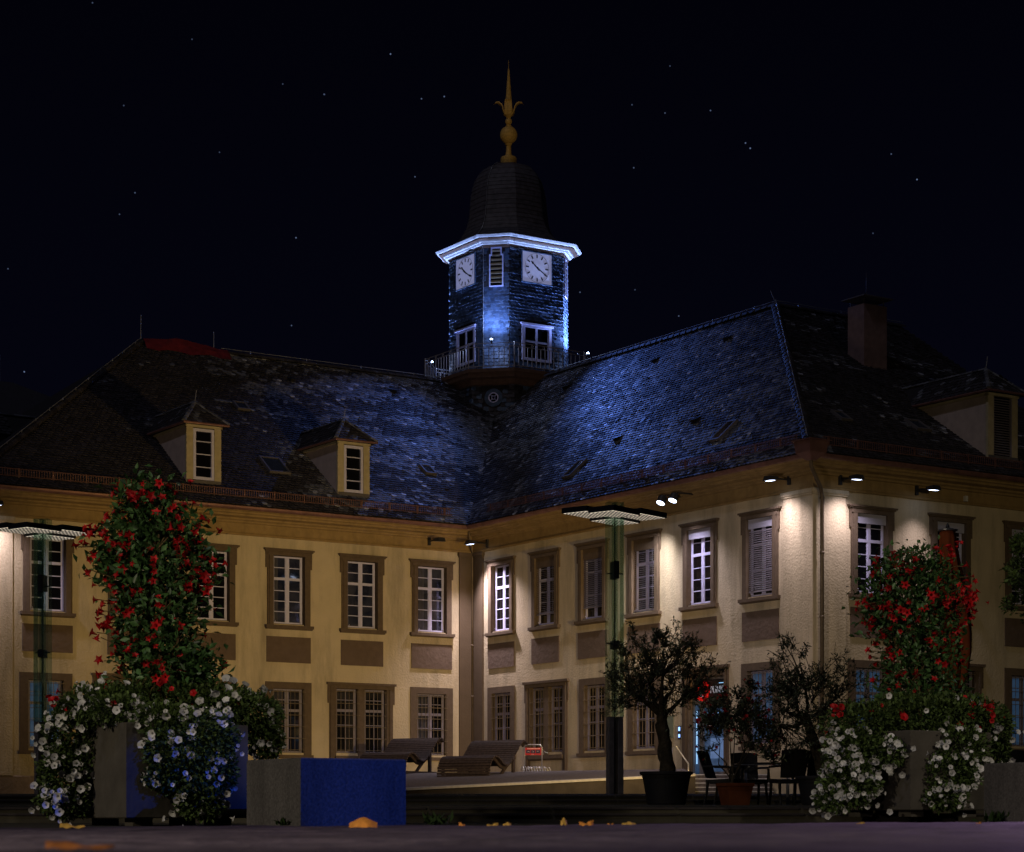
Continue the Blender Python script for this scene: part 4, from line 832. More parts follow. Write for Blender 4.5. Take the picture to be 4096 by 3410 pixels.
# ================================================================ STREET LAMPS
def lamp_post(loc,label,rz,on):
    e=thing('street_lamp',label,'street lamp',loc,0,'glass column street lamps')
    x,y,z=loc; mb=MB()
    c,s=math.cos(rz),math.sin(rz)
    def B(m,x0,x1,y0,y1,z0,z1): m.hexa([(x+c*a-s*b,y+s*a+c*b,z+h) for h in (z0,z1) for a,b in ((x0,y0),(x1,y0),(x1,y1),(x0,y1))])
    B(mb,-.16,-.055,-.13,.13,0,1.70); B(mb,.055,.16,-.13,.13,0,1.70); B(mb,-.06,.06,-.05,.05,0,1.68); B(mb,-.165,-.10,-.135,.135,.9,1.45); B(mb,.10,.165,-.135,.135,0,.8)
    part('post_sleeve',mb,M['sleeve'],e)
    mb=MB()
    for a0,a1,b0,b1 in ((-.18,-.165,-.13,.13),(.165,.18,-.13,.13),(-.03,-.018,-.13,.13),(.018,.03,-.13,.13)): B(mb,a0,a1,b0,b1,1.70,6.44)
    B(mb,-.165,.165,-.13,-.118,1.70,6.44)
    part('glass_column',mb,M['gl'],e)
    mb=MB(); B(mb,-.012,.012,-.02,.02,1.68,6.40); part('mast',mb,M['dark'],e)
    mb=MB()
    for zz,h in ((4.75,.38),(3.2,.18)):
        mb=MB(); B(mb,-.06,.06,-.155,.155,zz,zz+h); B(mb,-.19,.19,-.015,.015,zz+.1,zz+.13); part('clamp',mb,M['dark'],e)
    # canopy of four panels
    el=np.array([.62,.785]);es=np.array([.785,-.62]); Lh,Sh=1.04,.72
    for i,(a,b) in enumerate(((-1,-1),(-1,1),(1,-1),(1,1))):
        cx_,cy_=(x+el[0]*a*Lh/2+es[0]*b*Sh/2,y+el[1]*a*Lh/2+es[1]*b*Sh/2); hl,hs=Lh/2-.02,Sh/2-.02; zc=z+6.12+(.05 if a*b>0 else 0)
        def Q(m,u0,u1,w0,w1,z0,z1): m.hexa([(cx_+el[0]*p+es[0]*q,cy_+el[1]*p+es[1]*q,zc+h) for h in (z0,z1) for p,q in ((u0,w0),(u0,w1),(u1,w1),(u1,w0))])
        mb=MB(); Q(mb,-hl,hl,-hs,hs,.07,.095); Q(mb,-hl,hl,-hs,-hs+.03,-.024,.07); Q(mb,-hl,hl,hs-.03,hs,-.024,.07); Q(mb,-hl,-hl+.03,-hs+.03,hs-.03,-.024,.07); Q(mb,hl-.03,hl,-hs+.03,hs-.03,-.024,.07)
        pn=part('lamp_panel',mb,M['dark'],e)
        mb=MB(); n1,n2=9,6
        for k in range(1,n1): t=-hl+2*hl*k/n1; Q(mb,t-.024,t+.024,-hs+.03,hs-.03,-.0300,-.0275)
        for k in range(1,n2): t=-hs+2*hs*k/n2; Q(mb,-hl+.03,hl-.03,t-.024,t+.024,-.0305,-.0280)
        part('louvre_grid',mb,M['lgrid'],pn)
        mb=MB(); Q(mb,-hl+.03,hl-.03,-hs+.03,hs-.03,-.026,-.020); part('diffuser',mb,M['lglow'],pn)
    return e
lamp_post((2.27,47,.52),'glass column lamp with grid canopy in front of the right facade',.25,True)
lamp_post((-11.0,49.8,.54),'glass column lamp with grid canopy beside the left flower planter',-.15,True)

# ================================================================ LOUNGERS, RACK, BLOCKS
def lounger():
    e=thing('wooden_lounger','','bench',(0,0,0),0,'wave shaped wooden loungers')
    pr=[(-.07,.05),(-.06,.20),(-.03,.36),(.03,.50),(.13,.62),(.25,.68),(.38,.70),(.50,.67),(.62,.60),(.74,.52),(.86,.46),(.98,.44),(1.10,.46),(1.22,.53),(1.33,.62),(1.44,.72),(1.55,.83),(1.66,.95),(1.77,1.06),(1.88,1.15),(2.0,1.21),(2.12,1.22),(2.22,1.18),(2.28,1.10)]
    P=[np.array(p) for p in pr]; seglen=[np.linalg.norm(P[i+1]-P[i]) for i in range(len(P)-1)]; tot=sum(seglen); n=int(tot/.088)
    def at(s):
        for i,l in enumerate(seglen):
            if s<=l or i==len(seglen)-1: f_=s/l; return P[i]+(P[i+1]-P[i])*f_,(P[i+1]-P[i])/l
            s-=l
    mb=MB(); Wd=.92
    for i in range(n):
        p,d=at((i+.5)*tot/n); nn=np.array([-d[1],d[0]]); h=.036; th=.024; j=random.uniform(-.012,.012)
        pts=[p-d*h-nn*th,p+d*h-nn*th,p+d*h+nn*th,p-d*h+nn*th]
        mb.hexa([(-Wd+j,q[0],q[1]) for q in pts]+[(Wd+j,q[0],q[1]) for q in pts])
    part('slats',mb,M['wood'],e,world=False)
    mb=MB()
    for x0 in (-.80,.74):
        for i in range(n):
            p,d=at((i+.5)*tot/n); nn=np.array([-d[1],d[0]]); pts=[p-d*.05-nn*.12,p+d*.05-nn*.12,p+d*.05-nn*.027,p-d*.05-nn*.027]; mb.hexa([(x0,q[0],q[1]) for q in pts]+[(x0+.06,q[0],q[1]) for q in pts])
    part('side_rib',mb,M['wood'],e,world=False)
    for sgn in (-.77,.77):
        mb=MB(); mb.box(sgn-.05,sgn+.05,.05,2.0,0,.12); mb.box(sgn-.04,sgn+.04,1.55,1.66,.12,.72)
        mb.hexa([(sgn-.035,.75,.12),(sgn+.035,.75,.12),(sgn+.035,.87,.12),(sgn-.035,.87,.12),(sgn-.035,1.62,.86),(sgn+.035,1.62,.86),(sgn+.035,1.72,.80),(sgn-.035,1.72,.80)]); part('leg',mb,M['wood'],e,world=False)
    mb=MB(); mb.box(-.72,.72,.08,.18,.0,.16); part('stretcher',mb,M['wood'],e,world=False)
    return e
lo=lounger(); lo['label']='wooden wave lounger nearer the inner corner, on the paved ramp'; q=W(1858,3116,64); lo.location=(q[0],64.0,1.12); lo.rotation_euler=(0,0,math.radians(-30))
lo2=copy_tree(lo,(-4.15,68.2,1.34),math.radians(-30),'wooden wave lounger half hidden behind the blue lit block')
# bicycle rack with its red sign
rk=thing('bicycle_rack','tubular bicycle rack with hoop frame and red picture sign against the facade','bicycle rack',(.67,67.0,1.34)); x,y,z=.67,67.0,1.34
mb=MB(); w=.275
mb.tube([(x-w,y,z),(x-w,y,z+.84),(x-w+.03,y,z+.90),(x-w+.09,y,z+.93),(x+w-.09,y,z+.93),(x+w-.03,y,z+.90),(x+w,y,z+.84),(x+w,y,z)],.017,8); part('hoop_frame',mb,M['chrome'],rk,smooth=True)
mb=MB()
for i in range(9):
    xi=x-.34+.085*i; mb.tube([(xi+.05*math.cos(a)+ .15*(1-math.cos(a))*0,y-.35*math.cos(a),z+.24*math.sin(a)) for a in np.linspace(0,PI,12)],.011,6)
    mb.tube([(xi+.13+.09*math.cos(a),y-.05,z+.215*math.sin(a)) for a in np.linspace(0,PI/2,7)],.011,6)
mb.tube([(x-.42,y-.35,z+.02),(x+.42,y-.35,z+.02)],.014,6); mb.tube([(x-.42,y+.35,z+.02),(x+.42,y+.35,z+.02)],.014,6); part('wheel_holder',mb,M['chrome'],rk,smooth=True)
mb=MB(); mb.box(x-w+.02,x+w-.02,y-.03,y-.018,z+.60,z+.83); sg=part('sign',mb,M['signred'],rk)
mb=MB(); 
for k in range(3): mb.box(x-.225+.155*k,x-.09+.155*k,y-.034,y-.031,z+.655,z+.76)
part('picture',mb,M['pictob'],sg)
mb=MB()
for a,b in ((-.19,-.04),(-.03,.06),(.07,.21)): 
    t=a
    while t<b: mb.box(x+t,x+t+.014,y-.034,y-.031,z+.79,z+.81); t+=.021
for k in (0,1): mb.box(x-.06,x+.02,y-.034,y-.031,z+.618,z+.63)
mb.tube([(x-.19,y-.037,z+.69),(x-.15,y-.037,z+.72),(x-.11,y-.037,z+.69)],.005,4); mb.tube([(x-.02,y-.037,z+.73),(x+.01,y-.037,z+.71),(x-.01,y-.037,z+.68)],.005,4); mb.tube([(x+.12,y-.037,z+.70),(x+.14,y-.037,z+.73),(x+.16,y-.037,z+.70)],.005,4)
part('writing',mb,M['paper'],sg)
mb=MB(); mb.tube([(x+w,y,z+.80),(x+w+.1,y+.1,z+.70),(x+w+.2,y+.1,z+.66)],.008,5); part('cable',mb,M['chrome'],rk)
# handrail by the steps
hr=MB(); Yh=60.9; hr.tube([W(2687,3150,Yh),W(2687,2991,Yh),W(2705,2988,Yh),W(2754,3057,Yh-.6),W(2754,3170,Yh-.6)],.024,8); o=part('handrail',hr,M['chrome'],smooth=True); tag(o,'bright steel handrail beside the entrance steps','handrail')
e1=np.array([.837,.5476]); e2=np.array([-.5476,.837])
def block(name,label,c,s,z0,h):
    mb=MB(); q=lambda a,b:np.array(c)+e1*a+e2*b; r=.012
    ring=lambda k:[q(k,k),q(s-k,k),q(s-k,s-k),q(k,s-k)]
    lv=[(0,z0),(0,z0+h-r),(r,z0+h)]; vs=[(p[0],p[1],z) for k,z in lv for p in ring(k)]
    mb.add(vs,[(i*4+j,i*4+(j+1)%4,(i+1)*4+(j+1)%4,(i+1)*4+j) for i in range(2) for j in range(4)]+[(8,9,10,11),(3,2,1,0)]); o=part(name,mb,M['granite']); tag(o,label,'stone block',group='cubic stone seats'); return o
block('stone_block','granite cube seat washed in blue light right of the left planter',(-1.84,18.5),1.06,-.05,.60)
block('stone_block','dark granite cube cut by the right edge of the picture',(5.42,20.9),1.06,-.04,.62)
mk=MB(); cc=np.array([-1.84,18.5])+e2*1.0
# ================================================================ FURNITURE
def chair():
    e=thing('rattan_chair','','chair',(0,0,0),0,'black rattan cafe chairs'); mb=MB()
    mb.hexa([(-.25,-.24,.38),(.25,-.24,.38),(.22,.24,.36),(-.22,.24,.36),(-.25,-.24,.45),(.25,-.24,.45),(.22,.24,.43),(-.22,.24,.43)]); part('seat',mb,M['rattan'],e,world=False)
    mb=MB(); n=8
    vs=[]
    for j in range(4):
        z=.46+.155*j; yb=.22+.055*j
        for i in range(n+1):
            u=-1+2*i/n; vs.append((u*(.22+.012*j),yb+.03*(1-u*u),z+(.02*(1-u*u) if j==3 else 0)))
    m=len(vs); vs+=[(a,b+.02,c) for a,b,c in vs]; fs=[]
    for j in range(3):
        for i in range(n): k=j*(n+1)+i; fs.append((k,k+1,k+n+2,k+n+1)); fs.append((m+k+n+1,m+k+n+2,m+k+1,m+k))
    for i in range(n): a=3*(n+1)+i; fs.append((a,a+1,m+a+1,m+a)); fs.append((m+i,m+i+1,i+1,i))
    for j in range(3):
        a=j*(n+1); fs.append((a,a+n+1,m+a+n+1,m+a)); a+=n; fs.append((a+n+1,a,m+a,m+a+n+1))
    mb.add(vs,fs); part('backrest',mb,M['rattan'],e,world=False)
    for sx,sy in ((-1,-1),(1,-1),(-1,1),(1,1)):
        mb=MB(); mb.tube([(sx*.22,sy*.2,.40),(sx*.225,sy*.22,.2),(sx*.23,sy*.27,.0)],[.028,.024,.02],6); part('leg',mb,M['rattan'],e,world=False)
    for sx in (-1,1):
        mb=MB(); mb.tube([(sx*.25,-.22,.40),(sx*.26,-.24,.62),(sx*.26,-.18,.655),(sx*.25,.1,.66),(sx*.235,.27,.66)],.022,6); part('armrest',mb,M['rattan'],e,world=False)
    return e
ch=chair(); ch['label']='black rattan armchair seen from the side, left of the cafe table'
gz=.232
ch.location=(3.68,37.0,gz); ch.rotation_euler=(0,0,math.radians(62))
copy_tree(ch,(4.30,38.3,gz+.01),math.radians(12),'black rattan chair behind the cafe table, facing the camera')
copy_tree(ch,(4.72,36.4,gz-.01),math.radians(188),'black rattan chair with its back to the camera, at the table end').rotation_euler=(0,0,math.radians(150+30+14))
copy_tree(ch,(5.22,37.0,gz),math.radians(200),'black rattan chair between the table and the second olive pot')
copy_tree(ch,(8.65,37.2,gz),math.radians(185),'black rattan chair partly hidden behind the right flower planter')
for p in ('',): 
    x,y,z=4.72,37.6,gz; tb=thing('cafe_table','dark cafe table with a steel leg among the rattan chairs','table',(x,y,z)); mb=MB(); mb.box(x-.75,x+.45,y-.4,y+.4,z+.71,z+.74); part('table_top',mb,M['rattan'],tb)
    mb=MB(); mb.box(x-.75,x+.45,y-.405,y-.40,z+.69,z+.708); part('edge_rail',mb,M['chrome'],tb)
    for lx in (-.62,.12): mb=MB(); mb.tube([(x+lx+.14,y-.3,z+.70),(x+lx+.05,y-.3,z+.68),(x+lx,y-.3,z+.6),(x+lx,y-.3,0+z)],.03,10); part('leg',mb,M['chrome'],tb,smooth=True)
# closed parasol
x,y=6.15,30.0; pz_=.20; pa=thing('closed_parasol','tall closed rust orange parasol behind the right flower planter','parasol',(x,y,pz_))
mb=MB(); mb.tube([(x,y,pz_),(x,y,4.10)],.035,10); mb.lathe((x,y,0),[(.02,4.08),(.03,4.12),(.008,4.17)],8); part('pole',mb,M['dark'],pa); mb=MB(); mb.lathe((x,y,0),[(.30,pz_),(.30,pz_+.06),(.05,pz_+.09),(.05,pz_+.4)],16); part('base',mb,M['dark'],pa)
mb=MB(); seg=72; lev=[(.10,4.07),(.115,4.02),(.13,3.8),(.17,3.5),(.21,3.2),(.245,2.9),(.26,2.6),(.255,2.35),(.22,2.1),(.16,1.9),(.12,1.84)]; vs=[]
for r,z in lev:
    f_=min(1,(4.07-z)/1.2)
    for k in range(seg): a=2*PI*k/seg; rr=r*(1+.22*f_*math.sin(a*9+z*1.2)+.10*f_*math.sin(a*4+1-z)); vs.append((x+rr*math.cos(a)+.17*(4.07-z)/2.2*.35,y+rr*math.sin(a),z))
mb.add(vs,[(i*seg+(k+1)%seg,i*seg+k,(i+1)*seg+k,(i+1)*seg+(k+1)%seg) for i in range(len(lev)-1) for k in range(seg)]+[tuple(range(seg)),tuple((len(lev)-1)*seg+k for k in range(seg))[::-1]]); part('canopy',mb,M['parasol'],pa,smooth=True)
mb=MB(); mb.lathe((x,y,0),[(.11,4.05),(.14,4.06),(.14,4.075),(.05,4.10)],20); part('cap',mb,M['metal'],pa)
# ================================================================ PLANTS
LEAFV=[(0,0,0),(.5,.28,.10),(1,0,-.06),(.5,-.28,.10)]; LEAFF=[(0,1,2,3)]      # along x, unit length
def leaves(pos,dirs,size,asp=1.0,mi=0,jit=.5):
    N=len(pos); d=dirs+rng.normal(0,jit,(N,3)); d/=np.linalg.norm(d,axis=1,keepdims=True)
    up=rng.normal(0,1,(N,3))+[0,0,.8]; z=up-(up*d).sum(1)[:,None]*d; z/=np.linalg.norm(z,axis=1,keepdims=True); y=np.cross(z,d); R=np.stack([d,y,z],axis=2)
    tv=np.array(LEAFV)*[1,asp,1]; sz=size*rng.uniform(.6,1.25,N)
    # two folded halves
    V=inst(tv,pos,R,sz); return [(V,inst_faces([(0,1,2),(0,2,3)],4,N),mi)]
def trumpet(kind):
    """a five lobed trumpet flower facing +z, unit size"""
    vs=[(0,0,-.75)];fs=[]
    seg=10
    for k in range(seg): a=2*PI*k/seg; vs.append((.16*math.cos(a),.16*math.sin(a),-.10))
    for k in range(seg):
        a=2*PI*k/seg; lobe=k%2==0
        r=(.52 if lobe else .26) if kind=='star' else (.50 if lobe else .43)
        vs.append((r*math.cos(a),r*math.sin(a),(.02 if lobe else .05) if kind=='star' else (.04 if lobe else .14)))
    fs3=[(0,1+(k+1)%seg,1+k) for k in range(seg)]; fs4=[(1+k,1+(k+1)%seg,11+(k+1)%seg,11+k) for k in range(seg)]
    return np.array(vs),fs3,fs4
def flowers(pos,dirs,size,kind='star',jit=.35,mi=0):
    N=len(pos); tv,f3,f4=trumpet(kind); d=dirs+rng.normal(0,jit,(N,3)); R=frames(d,rng.uniform(0,6.28,N)); V=inst(tv,pos,R,size*rng.uniform(.6,1.3,N)); k=len(tv)
    return [(V,inst_faces(f3,k,N),mi),(V,inst_faces(f4,k,N),mi)]
def sample(ells,n,shell=.55,clump=0,cl_sigma=.08):
    """points near the surface of a union of ellipsoids; returns points and outward directions"""
    vol=np.array([e[3]*e[4]*e[5] for e in ells])**(2/3); pick=rng.choice(len(ells),n,p=vol/vol.sum()); E=np.array(ells)[pick]
    d=rng.normal(0,1,(n,3)); d/=np.linalg.norm(d,axis=1,keepdims=True); r=shell+(1-shell)*rng.random(n)**.6; r*=1+.06*rng.normal(0,1,n)
    p=E[:,:3]+d*E[:,3:6]*r[:,None]; o=d/E[:,3:6]; o/=np.linalg.norm(o,axis=1,keepdims=True)
    if clump:
        cen=rng.choice(n,clump); a=rng.integers(0,clump,n); keep=rng.random(n)<.6
        p=np.where(keep[:,None],p[cen][a]+rng.normal(0,cl_sigma,(n,3)),p); o=np.where(keep[:,None],o[cen][a],o)
    return p,o
def EL(u,v,ru,rv,Y,ry):
    c=W(u,v,Y); return (c[0],c[1],c[2],ru/FPX*Y,ry,rv/FPX*Y)
def planter(name,label,corner,s,z0,h,legs=True):
    e=thing(name,label,'planter',(corner[0],corner[1],z0),group='square concrete planters')
    q=lambda a,b,z:(*(np.array(corner)+e1*a+e2*b),z); mb=MB(); t=.07
    zb=z0+.075
    r4=lambda k,z:[q(k,k,z),q(s-k,k,z),q(s-k,s-k,z),q(k,s-k,z)]
    lv=r4(.01,zb)+r4(0,zb+.01)+r4(0,z0+h-.01)+r4(.01,z0+h)+r4(t,z0+h)+r4(t,z0+h-.12)
    mb.add(lv,[(i*4+j,i*4+(j+1)%4,(i+1)*4+(j+1)%4,(i+1)*4+j) for i in range(5) for j in range(4)]+[(3,2,1,0)]); part('box',mb,M['concrete'],e)
    mb=MB(); mb.add(r4(t-.003,z0+h-.09),[(0,1,2,3)]); part('soil',mb,M['soil'],e)
    for a,b in ((.12,.12),(s-.32,.12),(.12,s-.32),(s-.32,s-.32)):
        mb=MB(); mb.hexa([q(a,b,z0),q(a+.2,b,z0),q(a+.2,b+.2,z0),q(a,b+.2,z0),q(a,b,zb),q(a+.2,b,zb),q(a+.2,b+.2,zb),q(a,b+.2,zb)]); part('foot',mb,M['concrete'],e)
    return e
planter('planter','large concrete planter lit blue on one side, left of the granite cube',(-3.63,20),1.265,-.055,.98)
planter('planter','large concrete planter in front of the parasol and cafe chairs',(4.50,24),1.276,.03,.98)
def plant_leafmass(name,label,cat,loc,ells,nl,lsize,fl,group,core=True,extra=None,leafm='leafp'):
    """ells: foliage ellipsoids; fl: list of (ellipsoids, count, size, kind, material)"""
    e=thing(name,label,cat,loc,group=group); p,o=sample(ells,nl,.35); part('foliage',leaves(p,o,lsize,1.0),M[leafm],e)
    groups=[];mats=[]
    for i,(el,n,sz,kind,m) in enumerate(fl):
        p,o=sample(el,n,1.03,clump=max(2,n//4),cl_sigma=.06); o=o*.6+np.array([0,-.75,.12])
        groups+=flowers(p,o,sz,kind,.35,len(mats)); mats.append(M[m])
    part('blossoms',groups,mats,e)
    return e
# --- left planter: petunias
YL=20.6
petL=[EL(330,2960,165,165,20.9,.35),EL(270,3100,120,120,20.8,.28),EL(260,3210,110,70,20.7,.22),EL(420,2830,190,95,20.8,.4),
      EL(640,2800,270,85,20.9,.45),EL(860,2830,200,90,20.9,.4),EL(700,2960,130,120,20.25,.22),EL(780,2960,130,130,20.2,.22),EL(740,3090,150,100,20.15,.2),EL(800,3210,100,75,20.1,.17),EL(640,3110,75,45,20.1,.14),
      EL(1020,2870,110,95,21.2,.35),EL(1060,2960,70,80,21.2,.25),EL(450,2840,130,60,20.25,.2),EL(640,2890,110,80,20.15,.18),EL(870,2950,80,110,20.35,.2),EL(870,3080,80,100,20.35,.18),EL(640,3010,70,90,20.1,.14)]
wL=[petL[0],petL[1],petL[2],petL[3],petL[6],petL[7],petL[8],petL[9],petL[10],petL[12],petL[13],petL[14],petL[15],petL[16],petL[17]]
plant_leafmass('petunias','white flowering petunias spilling over the left concrete planter','flowers',(-3.45,20.9,.9),petL,33000,.050,
   [(wL,640,.072,'petunia','whfl'),([EL(640,2790,330,60,20.5,.4)],26,.075,'petunia','whfl'),([EL(640,2800,420,70,20.45,.4)],26,.075,'petunia','redfl'),([petL[11],petL[12]],60,.075,'petunia','whfl')],'petunias in the planters')
YR=24.6
petR=[EL(3420,3020,130,110,24.4,.35),EL(3400,3130,120,100,24.2,.28),EL(3340,3200,80,50,24.1,.2),EL(3480,2900,190,90,24.6,.4),EL(3700,2860,260,85,24.7,.45),EL(3850,2860,150,80,24.9,.4),
      EL(3830,3000,130,90,24.4,.3),EL(3800,3100,120,90,24.2,.22),EL(3780,3190,90,55,24.1,.16),EL(3980,2920,70,100,25.3,.35),EL(3990,3020,45,60,25.3,.25),EL(3560,3010,70,60,24.1,.15)]
plant_leafmass('petunias','white and red petunias spilling over the right concrete planter','flowers',(4.7,24.9,.95),petR,24000,.056,
   [([petR[i] for i in (0,1,2,6,7,8,11)],600,.072,'petunia','whfl'),([petR[i] for i in (3,4)],34,.08,'petunia','whfl'),([petR[i] for i in (3,4,5)],75,.085,'petunia','redfl'),([petR[9],petR[10],petR[5]],26,.075,'petunia','whfl')],'petunias in the planters')
# --- climbing mandevillas on canes
def mandevilla(label,loc,ells,fl_ells,nl,nf,canes,stray,lsize=.085,fs=.095):
    e=thing('climbing_mandevilla',label,'climbing plant',loc,group='red flowering climbers on canes')
    p,o=sample(ells,nl,.15,clump=int(nl/16),cl_sigma=.10); part('foliage',leaves(p,o*.5+[0,0,.1],lsize,.9,0,.7),M['leafm'],e)
    p,o=sample(fl_ells,nf,1.02,clump=int(nf/4),cl_sigma=.07); p2=np.array([s[0] for s in stray]); o2=np.array([s[1] for s in stray])
    p=np.concatenate([p,p2]); o=np.concatenate([o*.9+[0,-.35,.1],o2]); part('blossoms',flowers(p,o,fs,'star',.4),M['redfl'],e)
    mb=MB()
    for a,b in canes:
        a,b=np.array(a),np.array(b); mb.tube([a+(b-a)*k/8+rng.normal(0,.008,3) for k in range(9)],.016,6)
    part('cane',mb,M['stem'],e)
    mb=MB()
    for (s,d) in stray:
        s=np.array(s); c=np.array([loc[0],loc[1],s[2]]); a=s+(c-s)*.45+np.array([0,0,-.06]); mb.tube([a,(a+s)/2+[0,0,.02],s-np.array(d)*.05],.005,4)
    # twining stems
    for k in range(10):
        i=k%len(canes); a,b=np.array(canes[i][0]),np.array(canes[i][1]); ph=rng.random()*6; pts=[]
        for j in range(24): f_=j/23; pts.append(a+(b-a)*f_*rng.uniform(.97,1)+np.array([math.cos(ph+j*.9)*(.03+.012*k),math.sin(ph+j*.9)*(.03+.012*k),0]))
        mb.tube(pts,.006,4)
    part('stems',mb,M['stem'],e); return e
Y=20.9
eL=[EL(600,1995,140,55,Y,.28),EL(615,2110,215,110,Y,.34),EL(640,2280,230,130,Y,.38),EL(620,2430,220,120,Y,.36),EL(620,2570,190,120,Y,.34),EL(650,2700,200,100,Y,.34),EL(780,2680,90,70,Y,.25),EL(480,2230,130,90,Y,.3)]
fL=[EL(590,1990,150,60,Y,.3),EL(600,2110,240,110,Y,.40),EL(600,2300,240,140,Y,.40),EL(560,2480,200,110,Y,.38),EL(620,2620,190,110,Y,.36),EL(430,2200,120,80,Y,.3),EL(790,2300,80,120,Y,.3),EL(480,2330,90,60,Y,.3)]
st=[]
for u,v,dx,dz in ((335,2118,-1,.3),(330,2140,-1,0),(300,2185,-1,.2),(290,2180,-1,.4),(360,2240,-.9,-.3),(350,2290,-.8,-.4),(370,2340,-1,.1),(375,2400,-1,-.1),(395,2440,-.8,.2),(365,2530,-1,0),(385,2560,-.8,-.5),(395,2640,-1,.2),(390,2700,-.9,0),(810,2070,1,.5),(835,2085,1,.2),(880,2125,1,.1),(800,2180,.8,.3),(845,2250,1,0),(840,2330,1,-.2),(865,2440,1,0),(820,2540,1,.1),(895,2660,1,.2),(775,2010,.6,.6),(500,1945,-.2,1),(700,1970,.3,1),(560,1950,0,1)):
    p=W(u,v,Y+rng.uniform(-.3,.2)); st.append((tuple(p),(dx,-.4,dz)))
mandevilla('tall climber with red trumpet flowers on canes in the left planter',(W(620,2800,Y)[0],Y,1.05),[(a,b,c,d*.86,f_,g) for a,b,c,d,f_,g in eL],[(a,b,c,d*.88,f_,g) for a,b,c,d,f_,g in fL],6400,360,[((-3.58,Y-.1,1.0),(W(590,1990,Y)[0],Y,3.1)),((-3.42,Y-.2,1.0),(W(640,1960,Y)[0],Y-.1,3.15)),((-3.25,Y-.15,1.0),(W(700,2000,Y)[0],Y,3.1))],st,lsize=.10)
Y=25.0
eR=[EL(3640,2270,180,70,Y,.35),EL(3650,2370,210,110,Y,.42),EL(3670,2500,200,110,Y,.42),EL(3680,2630,170,110,Y,.4),EL(3680,2760,170,100,Y,.4),EL(3560,2440,110,60,Y,.3),EL(3620,2850,160,60,Y,.35)]
fR=[EL(3680,2260,190,70,Y,.4),EL(3700,2360,210,110,Y,.45),EL(3680,2500,170,110,Y,.45),EL(3680,2640,130,110,Y,.42),EL(3680,2760,120,90,Y,.42),EL(3530,2300,70,60,Y,.3),EL(3600,2480,140,80,Y,.4)]
st=[]
for u,v,dx,dz in ((3580,2205,0,1),(3605,2215,.2,1),(3645,2210,0,1),(3500,2250,-1,.5),(3490,2300,-1,0),(3430,2415,-1,.1),(3425,2440,-1,-.1),(3455,2405,-1,.6),(3480,2510,-1,-.2),(3470,2600,-1,.4),(3480,2630,-1,0),(3500,2660,-1,-.3),(3490,2720,-.8,.2),(3870,2260,1,.4),(3895,2305,1,.1),(3880,2350,1,0),(3885,2430,1,.2),(3890,2500,1,-.1),(3850,2590,1,0),(3850,2640,1,.1),(3945,2805,1,.3),(3980,2840,1,.1),(4020,2870,1,0)):
    p=W(u,v,Y+rng.uniform(-.3,.2)); st.append((tuple(p),(dx,-.4,dz)))
mandevilla('tall climber with dense red flowers in the right planter, before the parasol',(W(3660,2850,Y)[0],Y,1.1),eR,fR,6400,380,[((4.62,Y-.1,1.0),(W(3560,2300,Y)[0],Y,2.85)),((4.78,Y-.2,1.0),(W(3625,2260,Y)[0],Y-.1,2.95)),((4.95,Y,1.0),(W(3720,2280,Y)[0],Y,2.9))],st,fs=.095)
# pink phlox sprigs
# --- pots and trees
def round_pot(name,label,x,y,z,r,h,m,rim=.05,sq_=False):
    e=thing(name,label,'plant pot',(x,y,z)); mb=MB(); seg=40 if not sq_ else 4; ph=0 if not sq_ else PI/4+.3; k=1.0 if not sq_ else 1.18
    mb.lathe((x,y,z),[(r*.74*k,0),(r*.76*k,.02),(r*.93*k,h-.12),(r*.95*k,h-.115),(r*.97*k,h-rim-.01)],seg,ph); part('body',mb,m,e,smooth=False)
    mb=MB(); mb.lathe((x,y,z),[(r*.96*k,h-rim-.012),(r*1.04*k,h-rim),(r*1.05*k,h-.01),(r*1.03*k,h),(r*.95*k,h),(r*.93*k,h-.03)],seg,ph,cap=False); part('rim',mb,m,e)
    mb=MB(); mb.lathe((x,y,z),[(r*.94*k,h-.06),(.01,h-.05)],seg,ph,cap=False); part('soil',mb,M['soil'],e); return e
round_pot('tree_pot','large black round pot right of the glass column lamp',2.76,38,.235,.455,.59,M['pot'])
round_pot('tree_pot','black round pot under the leaning olive tree, beside the chairs',5.22,36,.21,.40,.50,M['pot'])
round_pot('terracotta_pot','square terracotta pot in front of the side-on chair',3.78,36,.20,.285,.39,M['terra'],sq_=True)
